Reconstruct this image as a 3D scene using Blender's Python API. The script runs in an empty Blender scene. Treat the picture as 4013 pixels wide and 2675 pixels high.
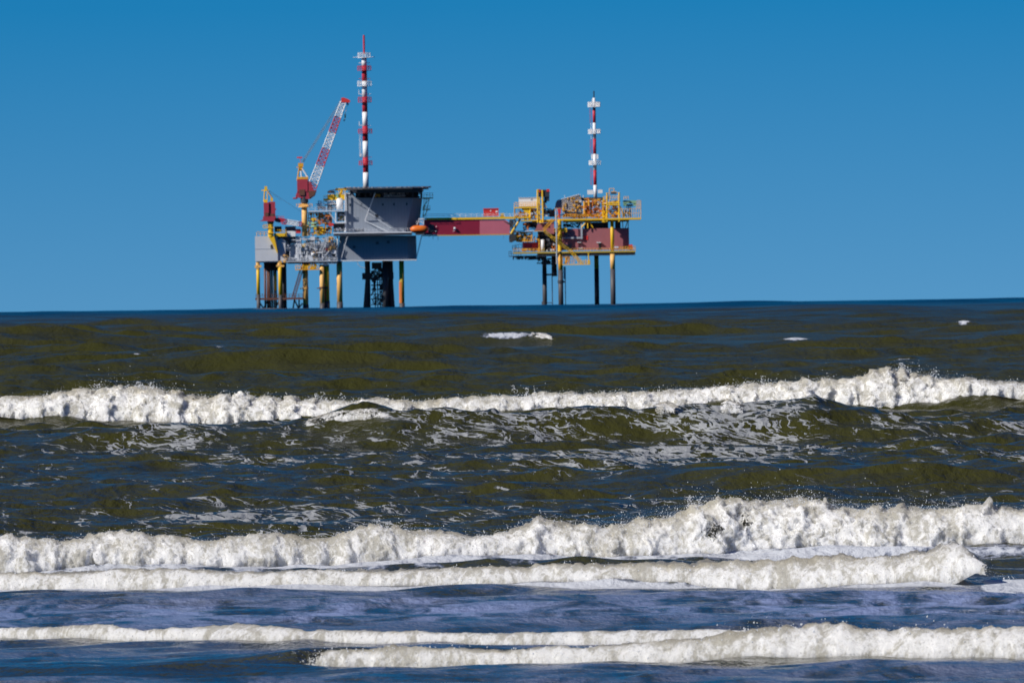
import bpy, bmesh, math, random
import numpy as np
from mathutils import Vector, Matrix

R = math.radians
SC = bpy.context.scene
COL = SC.collection
rng = np.random.default_rng(7)
random.seed(7)

# ------------------------------------------------------------------ camera
EYE = 3.0                      # metres above the still water
R_EARTH = 7.4e6                # with refraction
HFOV = R(5.24)
DIST = 4200.0                  # to the platforms
ROLL = R(0.80)
PITCH = 0.0009 + 0.003236
K = math.tan(HFOV / 2) / 2006.5          # tangent per source pixel
f_ = Vector((0, math.cos(PITCH), -math.sin(PITCH)))
r0 = Vector((1, 0, 0)); u0 = r0.cross(f_)
r_ = r0 * math.cos(ROLL) - u0 * math.sin(ROLL)
u_ = r0 * math.sin(ROLL) + u0 * math.cos(ROLL)
cam_d = bpy.data.cameras.new('camera'); cam = bpy.data.objects.new('camera', cam_d); COL.objects.link(cam)
m = Matrix.Identity(4)
for i in range(3):
    m[i][0] = r_[i]; m[i][1] = u_[i]; m[i][2] = -f_[i]
m[2][3] = EYE
cam.matrix_world = m
cam_d.sensor_fit = 'HORIZONTAL'; cam_d.sensor_width = 36
cam_d.lens = 18 / math.tan(HFOV / 2)
cam_d.clip_start = 1; cam_d.clip_end = 40000
cam_d.dof.use_dof = True; cam_d.dof.focus_distance = 165
cam_d.dof.aperture_fstop = 393.0 / 24.0
SC.camera = cam

def drop(y): return y * y / (2 * R_EARTH)

Q = 4013 / 2352.0              # photo read at 2352 px wide
def ray(px, py):
    a = (px * Q - 2006.5) * K; b = (1337.5 - py * Q) * K
    return f_ + r_ * a + u_ * b
def at(px, py, Y):
    d = ray(px, py); t = Y / d.y
    return Vector((d.x * t, Y, EYE + d.z * t))
def interp(pts, px):
    p = np.array(pts, float)
    return np.interp(px, p[:, 0], p[:, 1])
def at_np(px, py, Y):
    a = (px * Q - 2006.5) * K; b = (1337.5 - py * Q) * K
    dx = f_.x + r_.x * a + u_.x * b; dy = f_.y + r_.y * a + u_.y * b; dz = f_.z + r_.z * a + u_.z * b
    t = Y / dy
    return dx * t, Y + 0 * t, EYE + dz * t
def px_of(X, Y): return (X / (Y * K) + 2006.5) / Q     # near enough: column of a point at sea level

# ------------------------------------------------------------------ light
SUN = Vector((-0.70, -0.42, 0.58)).normalized()
w = bpy.data.worlds.new('World'); SC.world = w; w.use_nodes = True
nt = w.node_tree; nt.nodes.clear()
out = nt.nodes.new('ShaderNodeOutputWorld'); bg = nt.nodes.new('ShaderNodeBackground')
sky = nt.nodes.new('ShaderNodeTexSky'); sky.sky_type = 'NISHITA'; sky.sun_disc = False
sky.sun_elevation = math.asin(SUN.z); sky.sun_rotation = math.atan2(SUN.x, SUN.y)
sky.air_density = 1.0; sky.dust_density = 0.0; sky.ozone_density = 3.0; sky.altitude = 0
tc = nt.nodes.new('ShaderNodeTexCoord')
mp = nt.nodes.new('ShaderNodeMapping'); mp.vector_type = 'POINT'
mp.inputs['Location'].default_value = (0, 0, 0.235); mp.inputs['Scale'].default_value = (1, 1, 2.8)
nrm = nt.nodes.new('ShaderNodeVectorMath'); nrm.operation = 'NORMALIZE'
hs = nt.nodes.new('ShaderNodeHueSaturation'); hs.inputs['Saturation'].default_value = 1.48; hs.inputs['Hue'].default_value = 0.492
L = nt.links.new
L(tc.outputs['Generated'], mp.inputs['Vector']); L(mp.outputs['Vector'], nrm.inputs[0]); L(nrm.outputs[0], sky.inputs['Vector'])
sz = nt.nodes.new('ShaderNodeSeparateXYZ'); L(tc.outputs['Generated'], sz.inputs[0])
def zr(lo, hi, a, b):       # the clear sky deepens towards the zenith
    n = nt.nodes.new('ShaderNodeMapRange'); L(sz.outputs[2], n.inputs[0])
    for i, v in enumerate((lo, hi, a, b)): n.inputs[i + 1].default_value = v
    return n.outputs[0]
L(zr(0.05, 0.6, 0.492, 0.528), hs.inputs['Hue']); L(zr(0.05, 0.5, 1.0, 0.70), hs.inputs['Value']); L(zr(0.0, 0.026, 1.35, 1.48), hs.inputs['Saturation'])
L(sky.outputs[0], hs.inputs['Color']); L(hs.outputs[0], bg.inputs['Color']); L(bg.outputs[0], out.inputs['Surface'])
bg.inputs['Strength'].default_value = 0.106
sd = bpy.data.lights.new('sun', 'SUN'); so = bpy.data.objects.new('sun', sd); COL.objects.link(so)
sd.energy = 5.0; sd.angle = R(0.53); sd.color = (1.0, 0.955, 0.88)
so.rotation_euler = SUN.to_track_quat('Z', 'Y').to_euler()
SC.view_settings.view_transform = 'Standard'; SC.view_settings.look = 'None'
SC.view_settings.exposure = 0; SC.view_settings.gamma = 1; SC.view_settings.use_curve_mapping = False
SC.render.engine = 'CYCLES'
SC.cycles.use_denoising = True; SC.cycles.denoiser = "OPENIMAGEDENOISE"; SC.cycles.denoising_input_passes = "RGB_ALBEDO_NORMAL"
SC.cycles.max_bounces = 6; SC.cycles.transparent_max_bounces = 12
SC.cycles.caustics_reflective = False; SC.cycles.caustics_refractive = False
SC.cycles.sample_clamp_indirect = 4

# ------------------------------------------------------------------ node helpers
def new_mat(name):
    mt = bpy.data.materials.new(name); mt.use_nodes = True
    return mt, mt.node_tree, mt.node_tree.nodes['Principled BSDF']
def nmath(nt, op, a, b=None, clamp=False):
    n = nt.nodes.new('ShaderNodeMath'); n.operation = op; n.use_clamp = clamp
    for i, v in enumerate((a, b)):
        if v is None: continue
        if isinstance(v, (int, float)): n.inputs[i].default_value = v
        else: nt.links.new(v, n.inputs[i])
    return n.outputs[0]
def nnoise(nt, vec, scale, detail=4, rough=0.55, dist=0.0):
    n = nt.nodes.new('ShaderNodeTexNoise'); n.inputs['Scale'].default_value = scale
    n.inputs['Detail'].default_value = detail; n.inputs['Roughness'].default_value = rough
    n.inputs['Distortion'].default_value = dist
    if vec is not None: nt.links.new(vec, n.inputs['Vector'])
    return n.outputs[0]
def nramp(nt, fac, lo, hi):
    n = nt.nodes.new('ShaderNodeMapRange'); n.interpolation_type = 'SMOOTHSTEP'
    nt.links.new(fac, n.inputs[0])
    for i, v in ((1, lo), (2, hi)):
        if isinstance(v, (int, float)): n.inputs[i].default_value = v
        else: nt.links.new(v, n.inputs[i])
    n.inputs[3].default_value = 0; n.inputs[4].default_value = 1
    return n.outputs[0]
def nmix(nt, fac, a, b):
    n = nt.nodes.new('ShaderNodeMix'); n.data_type = 'RGBA'
    for s, v in ((n.inputs[0], fac), (n.inputs[6], a), (n.inputs[7], b)):
        if isinstance(v, (int, float)): s.default_value = v
        elif isinstance(v, tuple): s.default_value = (*v, 1)
        else: nt.links.new(v, s)
    return n.outputs[2]
def nmap(nt, vec, scale=(1, 1, 1), rot=(0, 0, 0), loc=(0, 0, 0)):
    n = nt.nodes.new('ShaderNodeMapping'); n.inputs['Scale'].default_value = scale
    n.inputs['Rotation'].default_value = rot; n.inputs['Location'].default_value = loc
    nt.links.new(vec, n.inputs['Vector']); return n.outputs[0]
def nattr(nt, name):
    n = nt.nodes.new('ShaderNodeAttribute'); n.attribute_name = name; return n

# ------------------------------------------------------------------ numpy noise
def _hash(ix, iy, iz, seed):
    h = (ix.astype(np.uint32) * np.uint32(374761393) + iy.astype(np.uint32) * np.uint32(668265263)
         + iz.astype(np.uint32) * np.uint32(2147483647 ^ 0x5bd1e995) + np.uint32(seed * 974634) )
    h = (h ^ (h >> np.uint32(13))) * np.uint32(1274126177)
    h ^= h >> np.uint32(16)
    h = h * np.uint32(2246822519); h ^= h >> np.uint32(15)
    return h
def gnoise(x, y, z, seed=1):
    x, y, z = np.broadcast_arrays(x, y, z)
    fx, fy, fz = np.floor(x), np.floor(y), np.floor(z)
    ix, iy, iz = fx.astype(np.int64), fy.astype(np.int64), fz.astype(np.int64)
    tx, ty, tz = (x - fx).astype(np.float32), (y - fy).astype(np.float32), (z - fz).astype(np.float32)
    u, v, q = [t * t * t * (t * (t * 6 - 15) + 10) for t in (tx, ty, tz)]
    res = 0
    for a in (0, 1):
        for b in (0, 1):
            for c in (0, 1):
                h = _hash(ix + a, iy + b, iz + c, seed)
                g1 = (h & np.uint32(1023)).astype(np.float32) / 511.5 - 1
                g2 = ((h >> np.uint32(10)) & np.uint32(1023)).astype(np.float32) / 511.5 - 1
                g3 = ((h >> np.uint32(20)) & np.uint32(1023)).astype(np.float32) / 511.5 - 1
                wgt = (u if a else 1 - u) * (v if b else 1 - v) * (q if c else 1 - q)
                res = res + wgt * (g1 * (tx - a) + g2 * (ty - b) + g3 * (tz - c))
    return res * 1.3
def fbm(x, y, z, octv=4, seed=1, gain=0.5):
    s = 0; a = 1.0; fq = 1.0
    for o in range(octv):
        s = s + a * gnoise(x * fq, y * fq, z * fq, seed + o); a *= gain; fq *= 2.03
    return s
def sstep(a, b, x):
    t = np.clip((x - a) / (b - a), 0, 1); return t * t * (3 - 2 * t)

def tag(o, label=None, cat=None, group=None, kind=None):
    if label: o['label'] = label
    if cat: o['category'] = cat
    if group: o['group'] = group
    if kind: o['kind'] = kind
    return o

def grid_object(name, P, mat, attrs=(), vecs=()):
    nr, nc = P.shape[:2]
    me = bpy.data.meshes.new(name)
    me.vertices.add(nr * nc); me.vertices.foreach_set('co', P.reshape(-1).astype(np.float32))
    idx = np.arange(nr * nc, dtype=np.int32).reshape(nr, nc)
    quads = np.stack([idx[:-1, :-1], idx[:-1, 1:], idx[1:, 1:], idx[1:, :-1]], -1).reshape(-1, 4)
    n = len(quads)
    me.loops.add(n * 4); me.loops.foreach_set('vertex_index', quads.reshape(-1))
    me.polygons.add(n); me.polygons.foreach_set('loop_start', np.arange(0, n * 4, 4, dtype=np.int32))
    me.update(calc_edges=True)
    for an, v in attrs:
        at_ = me.attributes.new(an, 'FLOAT', 'POINT'); at_.data.foreach_set('value', v.reshape(-1).astype(np.float32))
    for an, v in vecs:
        at_ = me.attributes.new(an, 'FLOAT_VECTOR', 'POINT'); at_.data.foreach_set('vector', v.reshape(-1).astype(np.float32))
    me.shade_smooth()
    me.materials.append(mat)
    o = bpy.data.objects.new(name, me); COL.objects.link(o)
    return o
# ------------------------------------------------------------------ the sea
FINE = 1.0
# crest lines, read in the photo (2352 px wide): x -> y
C_CREST = [(-900,1000),(0,1000),(250,992),(350,978),(500,972),(700,971),(770,952),(880,941),(950,942),(1020,930),(1100,941),(1250,948),(1500,945),(1700,938),(1870,920),(1950,936),(2050,953),(2150,961),(2352,966),(3200,975)]
D_CREST = [(-900,1130),(0,1128),(600,1120),(1100,1112),(1350,1100),(1700,1088),(1950,1085),(2352,1082),(3200,1085)]
B_CREST = [(-900,930),(0,915),(200,898),(320,893),(500,908),(800,922),(1000,918),(1150,914),(1300,902),(1500,902),(1700,884),(1900,876),(2060,856),(2150,868),(2352,880),(3200,890)]
B_BASE = [(-900,965),(0,950),(110,962),(200,985),(260,985),(500,984),(700,978),(900,965),(1300,952),(1700,944),(1900,940),(2000,950),(2060,958),(2150,945),(2230,915),(2280,900),(2352,912),(3200,940)]
E_CREST = [(-900,1240),(0,1236),(150,1240),(260,1226),(400,1232),(500,1245),(620,1222),(700,1240),(770,1230),(860,1208),(980,1222),(1100,1232),(1240,1200),(1400,1214),(1520,1192),(1600,1160),(1700,1152),(1850,1156),(2000,1170),(2150,1166),(2352,1164),(3200,1170)]
E_BASE = [(-900,1312),(0,1310),(400,1308),(800,1306),(1200,1300),(1400,1300),(1700,1300),(1900,1292),(2080,1285),(2180,1278),(2352,1240),(3200,1240)]
F_CREST = [(-900,1322),(0,1318),(300,1308),(600,1314),(900,1308),(1200,1302),(1300,1296),(1600,1294),(1900,1282),(2050,1276),(2130,1266),(2190,1248),(2230,1262),(2270,1290),(3200,1330)]
F_BASE = [(-900,1352),(0,1350),(300,1350),(700,1348),(1000,1346),(1400,1352),(1800,1356),(2000,1352),(2120,1346),(2200,1322),(2240,1300),(2300,1320),(3200,1350)]
G1_CREST = [(-900,1445),(0,1441),(120,1440),(220,1432),(330,1446),(450,1438),(560,1434),(700,1446),(900,1448),(1100,1452),(1300,1450),(1500,1448),(1650,1444),(1800,1450),(3200,1460)]
G1_BASE = [(-900,1456),(0,1454),(150,1452),(250,1459),(400,1455),(520,1474),(640,1476),(800,1470),(1000,1471),(1250,1470),(1500,1468),(1700,1462),(1800,1466),(3200,1480)]
G2_CREST = [(-900,1530),(300,1510),(560,1494),(680,1482),(760,1480),(900,1486),(1150,1490),(1350,1484),(1550,1470),(1680,1448),(1760,1436),(1900,1432),(2000,1440),(2150,1448),(2352,1442),(3200,1446)]
G2_BASE = [(-900,1532),(640,1500),(720,1512),(840,1520),(1000,1520),(1200,1518),(1400,1514),(1600,1512),(1750,1514),(1900,1520),(2352,1514),(3200,1516)]
YB, YC, YD = 262.0, 222.0, 164.0
def shore_line(base, z0=0.015, deg=2):
    """plan line of a breaker's foot: where its foot meets still water, smoothed along the shore"""
    q = np.linspace(-100, 2450, 60); yb = interp(base, q)
    b = (1337.5 - yb * Q) * K; a = (q * Q - 2006.5) * K
    sl = (f_.z + r_.z * a + u_.z * b) / (f_.y + r_.y * a + u_.y * b)
    c = np.polyfit(q / 1000, (EYE - z0) / -sl, deg)
    return lambda px: np.polyval(c, np.clip(px, -100, 2452) / 1000)
LE, LF, LG1, LG2 = shore_line(E_BASE, .02, 1), shore_line(F_BASE, .02, 1), shore_line([p for p in G1_BASE if p[0] < 1700 and p[0] > -1] + [(2400, 1468)]), shore_line([(0, 1524)] + [p for p in G2_BASE if p[0] > 800], .015, 1)
YE, YF, YG1, YG2 = 129.0, 119.5, 101.0, 94.0

def along(pts, px):                 # past the frame the wave carries on level
    q = np.clip(px, -100, 2452)
    return interp(pts, q) - 0.01403 * (px - q)
def crest_z(pts, Y, px):
    return at_np(px, along(pts, px), Y)[2]

# columns: dense inside the frame, coarse beyond; rows: finer near
nd, ncx = int(760 * FINE), 46
ui = np.linspace(-1.16, 1.16, nd)
uo = 1.16 + np.geomspace(0.02, 14, ncx)
U = np.concatenate([-uo[::-1], ui, uo])
rows = [62.0]
while rows[-1] < 11000:
    d = rows[-1]
    rows.append(d + d * (0.00075 if d < 290 else 0.0007 if d < 760 else 0.0014 if d < 1300 else 0.0028) / FINE)
YY = np.array(rows)
half = np.tan(HFOV / 2) * YY
X = (half[:, None] * U[None, :]).astype(np.float32)
Y = np.repeat(YY[:, None], len(U), 1).astype(np.float32)
PXc = px_of(X, Y)
spacing = np.gradient(YY)[:, None].astype(np.float32)
dxs = (np.gradient(U)[None, :] * half[:, None]).astype(np.float32)

Z = np.zeros_like(X); DX = np.zeros_like(X); DY = np.zeros_like(X)
ncomp = 84
lam = np.geomspace(0.5, 46, ncomp)
surf = sstep(232, 400, YY)[:, None].astype(np.float32)                 # 0 in the surf zone, 1 offshore
for l in lam:
    k = 2 * math.pi / l
    spread = 0.42 + 0.35 * math.exp(-l / 4)
    th = rng.normal(0, spread) + 0.10
    if l > 12: th = rng.normal(0.02, 0.30)
    kx, ky = k * math.sin(th), k * math.cos(th)
    ph = rng.uniform(0, 6.28)
    st = 0.034 if l > 9 else 0.046 if l > 3 else 0.058
    a = st / k
    vis = sstep(2.2, 4.5, l / spacing) * sstep(1.5, 4, l / np.maximum(np.abs(dxs), 1e-6))
    amp = np.float32(a) * vis.astype(np.float32) * (surf + (1 - surf) * (0.10 if l > 9 else 0.24 if l > 4 else 0.9))
    arg = np.float32(kx) * X + np.float32(ky) * Y + np.float32(ph)
    s, c = np.sin(arg), np.cos(arg)
    Z += amp * c
    DX -= np.float32(0.75 * math.sin(th)) * amp * s; DY -= np.float32(0.75 * math.cos(th)) * amp * s
# sharpen the wave groups offshore
gust = 0.8 + 0.5 * fbm(X * 0.02, Y * 0.006, 0 * X, 2, 31)
Z *= gust
near = 1 - sstep(100, 150, YY)[:, None]
Z *= 1 - 0.6 * near

def ridge(Yc, zc, wf, wb, jitter, seed):
    """a steep-fronted wave: crest at Yc (varies along x), height zc, front width wf, back width wb"""
    yc = Yc + jitter * gnoise(X * 0.12, 0 * X, 0 * X + seed, seed)
    t = Y - yc
    wv = np.where(t < 0, wf, wb)
    q = np.abs(t) / wv
    return np.maximum(zc, 0) / np.cosh(q * 1.35) ** 2

zB = crest_z(B_CREST, YB + 1.5, PXc); zBb = crest_z(B_BASE, YB, PXc)
zC = crest_z(C_CREST, YC, PXc)
zD = crest_z(D_CREST, YD, PXc)
yE, yF, yG1, yG2 = LE(PXc), LF(PXc), LG1(PXc), LG2(PXc)
zE = crest_z(E_CREST, yE + 0.6, PXc); zF = crest_z(F_CREST, yF + .3, PXc)
zG1 = crest_z(G1_CREST, yG1 + .2, PXc); zG2 = crest_z(G2_CREST, yG2 + .3, PXc)
RG = np.zeros_like(X)
for r in (ridge(YB + 2.2, np.minimum(zB * 0.88, zBb + 0.42), 3.2, 5.0, 0.0, 3), ridge(YC, zC * 0.99, 2.1, 5.0, 0.0, 5),
          ridge(YD, zD, 3.6, 6.0, 0.0, 6), ridge(yE + 1.6, zE * 0.72, 1.3, 3.0, 0.0, 7),
          ridge(yF + .7, zF * 0.6 * (1 - sstep(2120, 2230, PXc)), .5, 1.5, 0, 8), ridge(yG1 + .75, zG1 * 0.8, .45, 1.4, 0, 9), ridge(yG2 + .40 + .5 * sstep(640, 760, PXc), zG2 * (0.92 - .12 * sstep(640, 760, PXc)), .55 - .12 * sstep(640, 760, PXc), 1.3, 0, 10)):
    RG = np.maximum(RG, r)
# irregular lips on the crests of the mid wave
lipn = np.maximum(fbm(X * 1.6, Y * 0.8, 0 * X, 3, 77), 0) ** 1.5
RG += lipn * 0.16 * np.exp(-((Y - YC - 0.2) / 0.7) ** 2) * sstep(700, 800, PXc) * (1 - 0.8 * sstep(2000, 2200, PXc))
RG *= 1 + 0.14 * fbm(X * 0.6, Y * 0.3, 0 * X, 3, 55) * sstep(150, 180, Y)
Z += RG
# whitecap waves further out
CAPS = [(664.0, 1205, 6.0, .72), (636.0, 495, 3.0, .40), (684.0, 1815, 5.0, .40), (1480.0, 430, 6.0, .60)]
for Yw, pw, ww, hw in CAPS:
    xw = at_np(np.array([float(pw)]), np.array([770.0]), Yw)[0][0]
    blob = np.exp(-((X - xw) / (ww * 2.4)) ** 2 - ((Y - Yw + 20) / (Yw * .08)) ** 2)
    Z *= 1 - 0.9 * blob
    Z += hw * np.exp(-((X - xw) / ww) ** 2) / np.cosh((Y - Yw - 2) / np.where(Y < Yw + 2, 3.0, 7.0)) ** 2
streaks = np.zeros_like(X)
for (qx, qy, wx, hz) in [(430, 735, 40, .3), (545, 735, 18, .2), (70, 792, 50, .2), (175, 770, 40, .2), (700, 742, 26, .2), (1365, 772, 34, .2), (1640, 774, 60, .2), (1835, 776, 60, .2), (2215, 758, 26, .2), (2290, 792, 56, .15), (2090, 828, 80, .2), (330, 850, 50, .15), (1450, 830, 70, .15)]:
    d_ = ray(qx, qy); Yq = (EYE - hz) / (-d_.z / d_.y); xq = d_.x / d_.y * Yq; wq = wx * Q * K * Yq * 0.72
    e = np.exp(-((X - xq) / wq) ** 2)
    Z += hz * e / np.cosh(np.clip((Y - Yq - 1.0) / np.where(Y < Yq + 1, 1.3, 3.2), -20, 20)) ** 2
    streaks += e * np.exp(-((Y - Yq - .3) / (0.5 + Yq * .0007)) ** 2) * 0.72
Zc = Z - drop(Y)
P = np.stack([X + DX, Y + DY, Zc], -1)

# foam cover (0..1): where old foam floats
f = np.zeros_like(X)
big = 0.5 + 0.7 * fbm(X * 0.20, Y * 0.045, 0 * X, 3, 91)
px = PXc
f += (np.exp(-((Y - YC + 1.0) / 5.0) ** 2)) * (0.17 + 0.26 * sstep(900, 1250, px) * (1 - 0.35 * sstep(1950, 2300, px)) + 0.26 * sstep(200, 450, px))
f += np.exp(-((Y - 202) / 11.0) ** 2) * (0.40 + 0.36 * sstep(950, 1400, px))
f += np.exp(-((Y - 181) / 9.0) ** 2) * (0.42 + 0.20 * sstep(800, 1200, px))
f += np.exp(-((Y - 155) / 10.0) ** 2) * 0.50 * (1 - 0.6 * sstep(900, 1500, px))
f += np.exp(-((Y - 139) / 5.0) ** 2) * 0.42 * (1 - 0.7 * sstep(900, 1500, px))
f += np.exp(-((Y - 244) / 6.0) ** 2) * 0.25
f *= np.clip(big * 1.4, 0.2, 1.7)
film = np.exp(-((Y - 107) / 7) ** 2) * (0.95 + 0.5 * (big - .5)) + 0.45 * np.exp(-((Y - 95.5) / 2) ** 2) + 0.50 * (Y < 90)
apron = np.exp(-((Y - yF + 0.55 + .5 * (big - .5)) / 0.5) ** 2) * (1 - sstep(2200, 2260, px)) + np.exp(-((Y - yF + .2) / 1.6) ** 2) * sstep(2230, 2280, px)
apron += 0.72 * np.exp(-((Y - yE + 1.0) / 2.2) ** 2) * np.clip(.85 + .4 * (big - .5), .65, 1.3)
apron += 0.6 * np.exp(-((Y - 104.0) / 1.5) ** 2) * sstep(0.5, .9, big) * 0.5
apron += streaks
for Yw, pw, ww, hw in CAPS[:2]:
    xw = at_np(np.array([float(pw)]), np.array([770.0]), Yw)[0][0]
    apron += 0.75 * np.exp(-((X - xw + ww * .13) / (ww * .30)) ** 2 - ((Y - Yw - .2) / 1.0) ** 2)
mudn = 0.5 + 0.8 * fbm(X * 0.006, Y * 0.0022, 0 * X, 3, 17)

mw, nt, bs = new_mat('sea_water')
geo = nt.nodes.new('ShaderNodeNewGeometry')
pos = geo.outputs['Position']
sep = nt.nodes.new('ShaderNodeSeparateXYZ'); nt.links.new(pos, sep.inputs[0])
aw = nattr(nt, 'foam').outputs['Fac']; af = nattr(nt, 'film').outputs['Fac']; aa = nattr(nt, 'froth').outputs['Fac']; am = nattr(nt, 'mud').outputs['Fac']
zst = nattr(nt, 'lift').outputs['Fac']
fy = nmath(nt, 'ADD', nmath(nt, 'MULTIPLY', sep.outputs[1], 0.30), nmath(nt, 'MULTIPLY', zst, 1.6))
cmb = nt.nodes.new('ShaderNodeCombineXYZ'); nt.links.new(sep.outputs[0], cmb.inputs[0]); nt.links.new(fy, cmb.inputs[1])
skew = nmap(nt, cmb.outputs[0], (1, 1, 1), (0, 0, R(38)))
wob = nt.nodes.new('ShaderNodeTexNoise'); wob.inputs['Scale'].default_value = 1.1; wob.inputs['Detail'].default_value = 3; nt.links.new(skew, wob.inputs['Vector'])
wv = nt.nodes.new('ShaderNodeVectorMath'); wv.operation = 'MULTIPLY_ADD'
nt.links.new(wob.outputs['Color'], wv.inputs[0]); wv.inputs[1].default_value = (0.9, 0.9, 0); nt.links.new(skew, wv.inputs[2])
st = nmap(nt, wv.outputs[0], (3.1, 6.4, 1))
n1 = nnoise(nt, st, 1.0, 5, 0.52)
ridged = nmath(nt, 'SUBTRACT', 1.0, nmath(nt, 'MULTIPLY', nmath(nt, 'ABSOLUTE', nmath(nt, 'SUBTRACT', n1, 0.5)), 5.0))
n2 = nnoise(nt, nmap(nt, st, (.55, .5, 1), loc=(3.3, 1, 0)), 1.0, 4, 0.55)
lace = nmath(nt, 'ADD', nmath(nt, 'MULTIPLY', ridged, 0.5), nmath(nt, 'MULTIPLY', n2, 0.9))
thr = nmath(nt, 'SUBTRACT', 1.04, nmath(nt, 'MULTIPLY', aw, 0.46))
lacem = nramp(nt, lace, thr, nmath(nt, 'ADD', thr, 0.07))
lacem = nmath(nt, 'MULTIPLY', lacem, nramp(nt, aw, 0.03, 0.16))
# thin film of suds in the shallows: long flat patches
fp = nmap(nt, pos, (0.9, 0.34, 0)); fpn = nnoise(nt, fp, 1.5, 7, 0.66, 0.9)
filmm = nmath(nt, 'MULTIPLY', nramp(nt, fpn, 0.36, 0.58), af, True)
frn = nnoise(nt, nmap(nt, pos, (1.5, 0.7, 1.5)), 2.2, 6, 0.65, 0.4)
frm = nramp(nt, nmath(nt, 'ADD', frn, nmath(nt, 'MULTIPLY', aa, 0.75)), 0.72, 0.92)
frm = nmath(nt, 'MULTIPLY', frm, nramp(nt, aa, 0.05, 0.3))
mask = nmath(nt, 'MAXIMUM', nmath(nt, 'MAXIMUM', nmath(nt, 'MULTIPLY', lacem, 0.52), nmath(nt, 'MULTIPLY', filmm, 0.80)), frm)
ac = nattr(nt, 'calm').outputs['Fac']; ad = nattr(nt, 'deep').outputs['Fac']; ao = nattr(nt, 'open').outputs['Fac']
body = nmix(nt, am, (0.034, 0.0355, 0.0100), (0.043, 0.0425, 0.0130))
body = nmix(nt, ad, body, (0.003, 0.026, 0.05))
# ripples
b1 = nnoise(nt, nmap(nt, pos, (1.0, 0.55, 1)), 0.9, 3, 0.6, 0.3)
b2 = nnoise(nt, nmap(nt, pos, (1.0, 0.6, 1), (0, 0, .3)), 4.2, 4, 0.62, 0.2)
bump = nt.nodes.new('ShaderNodeBump'); bump.inputs['Distance'].default_value = 1.0; bump.inputs['Strength'].default_value = 1.0
hgt = nmath(nt, 'ADD', nmath(nt, 'MULTIPLY', b1, nmath(nt, 'SUBTRACT', 0.19, nmath(nt, 'MULTIPLY', ac, 0.11))), nmath(nt, 'MULTIPLY', b2, nmath(nt, 'SUBTRACT', 0.062, nmath(nt, 'MULTIPLY', ac, 0.03))))
b3 = nnoise(nt, nmap(nt, pos, (1.0, 0.5, 1), (0, 0, -.2)), 13.0, 3, 0.6)
hgt = nmath(nt, 'ADD', hgt, nmath(nt, 'MULTIPLY', b3, nmath(nt, 'ADD', 0.014, nmath(nt, 'MULTIPLY', ac, 0.014))))
hgt = nmath(nt, 'ADD', hgt, nmath(nt, 'MULTIPLY', mask, 0.01))
nt.links.new(hgt, bump.inputs['Height'])
# turbid water: a scattering body under a glossy skin; a rough sea never mirrors fully at grazing angles
nt.nodes.remove(bs)
df = nt.nodes.new('ShaderNodeBsdfDiffuse'); nt.links.new(nmix(nt, mask, body, nmix(nt, nmath(nt, 'MAXIMUM', lacem, frm), (0.29, 0.36, 0.60), (0.55, 0.57, 0.60))), df.inputs['Color']); nt.links.new(bump.outputs[0], df.inputs['Normal'])  # the sky's reflected blue is put into the suds film colour
gl = nt.nodes.new('ShaderNodeBsdfGlossy'); gl.inputs['Roughness'].default_value = 0.11; nt.links.new(bump.outputs[0], gl.inputs['Normal'])
fr = nt.nodes.new('ShaderNodeFresnel'); fr.inputs['IOR'].default_value = 1.333; nt.links.new(bump.outputs[0], fr.inputs['Normal'])
ff = nmath(nt, 'MULTIPLY', nramp(nt, fr.outputs[0], 0.03, 0.72), nmath(nt, 'ADD', nmath(nt, 'ADD', 0.62, nmath(nt, 'MULTIPLY', ac, 0.30)), nmath(nt, 'MULTIPLY', ao, -0.16)))
ff = nmath(nt, 'MULTIPLY', ff, nmath(nt, 'SUBTRACT', 1.0, nmath(nt, 'MAXIMUM', nmath(nt, 'MULTIPLY', nmath(nt, 'MAXIMUM', lacem, frm), 0.8), nmath(nt, 'MULTIPLY', filmm, 0.62))))
ms = nt.nodes.new('ShaderNodeMixShader'); nt.links.new(ff, ms.inputs[0]); nt.links.new(df.outputs[0], ms.inputs[1]); nt.links.new(gl.outputs[0], ms.inputs[2])
nt.links.new(ms.outputs[0], nt.nodes['Material Output'].inputs['Surface'])
sea = grid_object('sea', P, mw, [('foam', np.clip(f, 0, 1)), ('film', np.clip(film, 0, 1)), ('froth', np.clip(apron, 0, 1)), ('mud', np.clip(mudn, 0, 1)), ('calm', 1 - sstep(109, 122, Y)), ('deep', sstep(1300, 2600, Y)), ('open', sstep(225, 330, Y) * (1 - sstep(800, 1500, Y))), ('lift', Z)])
tag(sea, kind='structure')

# ------------------------------------------------------------------ breakers
mf, nt, bs = new_mat('wave_foam')
geo = nt.nodes.new('ShaderNodeNewGeometry'); pos = geo.outputs['Position']
dn = nattr(nt, 'dens').outputs['Fac']; tn = nattr(nt, 'tint').outputs['Fac']
g1 = nnoise(nt, pos, 3.0, 5, 0.62, 0.3)
g2 = nnoise(nt, pos, 17.0, 4, 0.65)
sandy = nramp(nt, nmath(nt, 'ADD', nmath(nt, 'MULTIPLY', g1, 0.9), nmath(nt, 'MULTIPLY', tn, 0.75)), 0.57, 1.08)
colr = nmix(nt, sandy, (0.86, 0.85, 0.82), (0.52, 0.47, 0.35))
vp = nmap(nt, pos, (1, 1, 0.6), loc=(5, 2, 1))
thin = nmath(nt, 'ADD', nmath(nt, 'MULTIPLY', nnoise(nt, vp, 4.2, 5, 0.66, 0.9), 0.6), nmath(nt, 'MULTIPLY', nnoise(nt, vp, 19.0, 4, 0.68, 0.6), 0.4))
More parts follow.
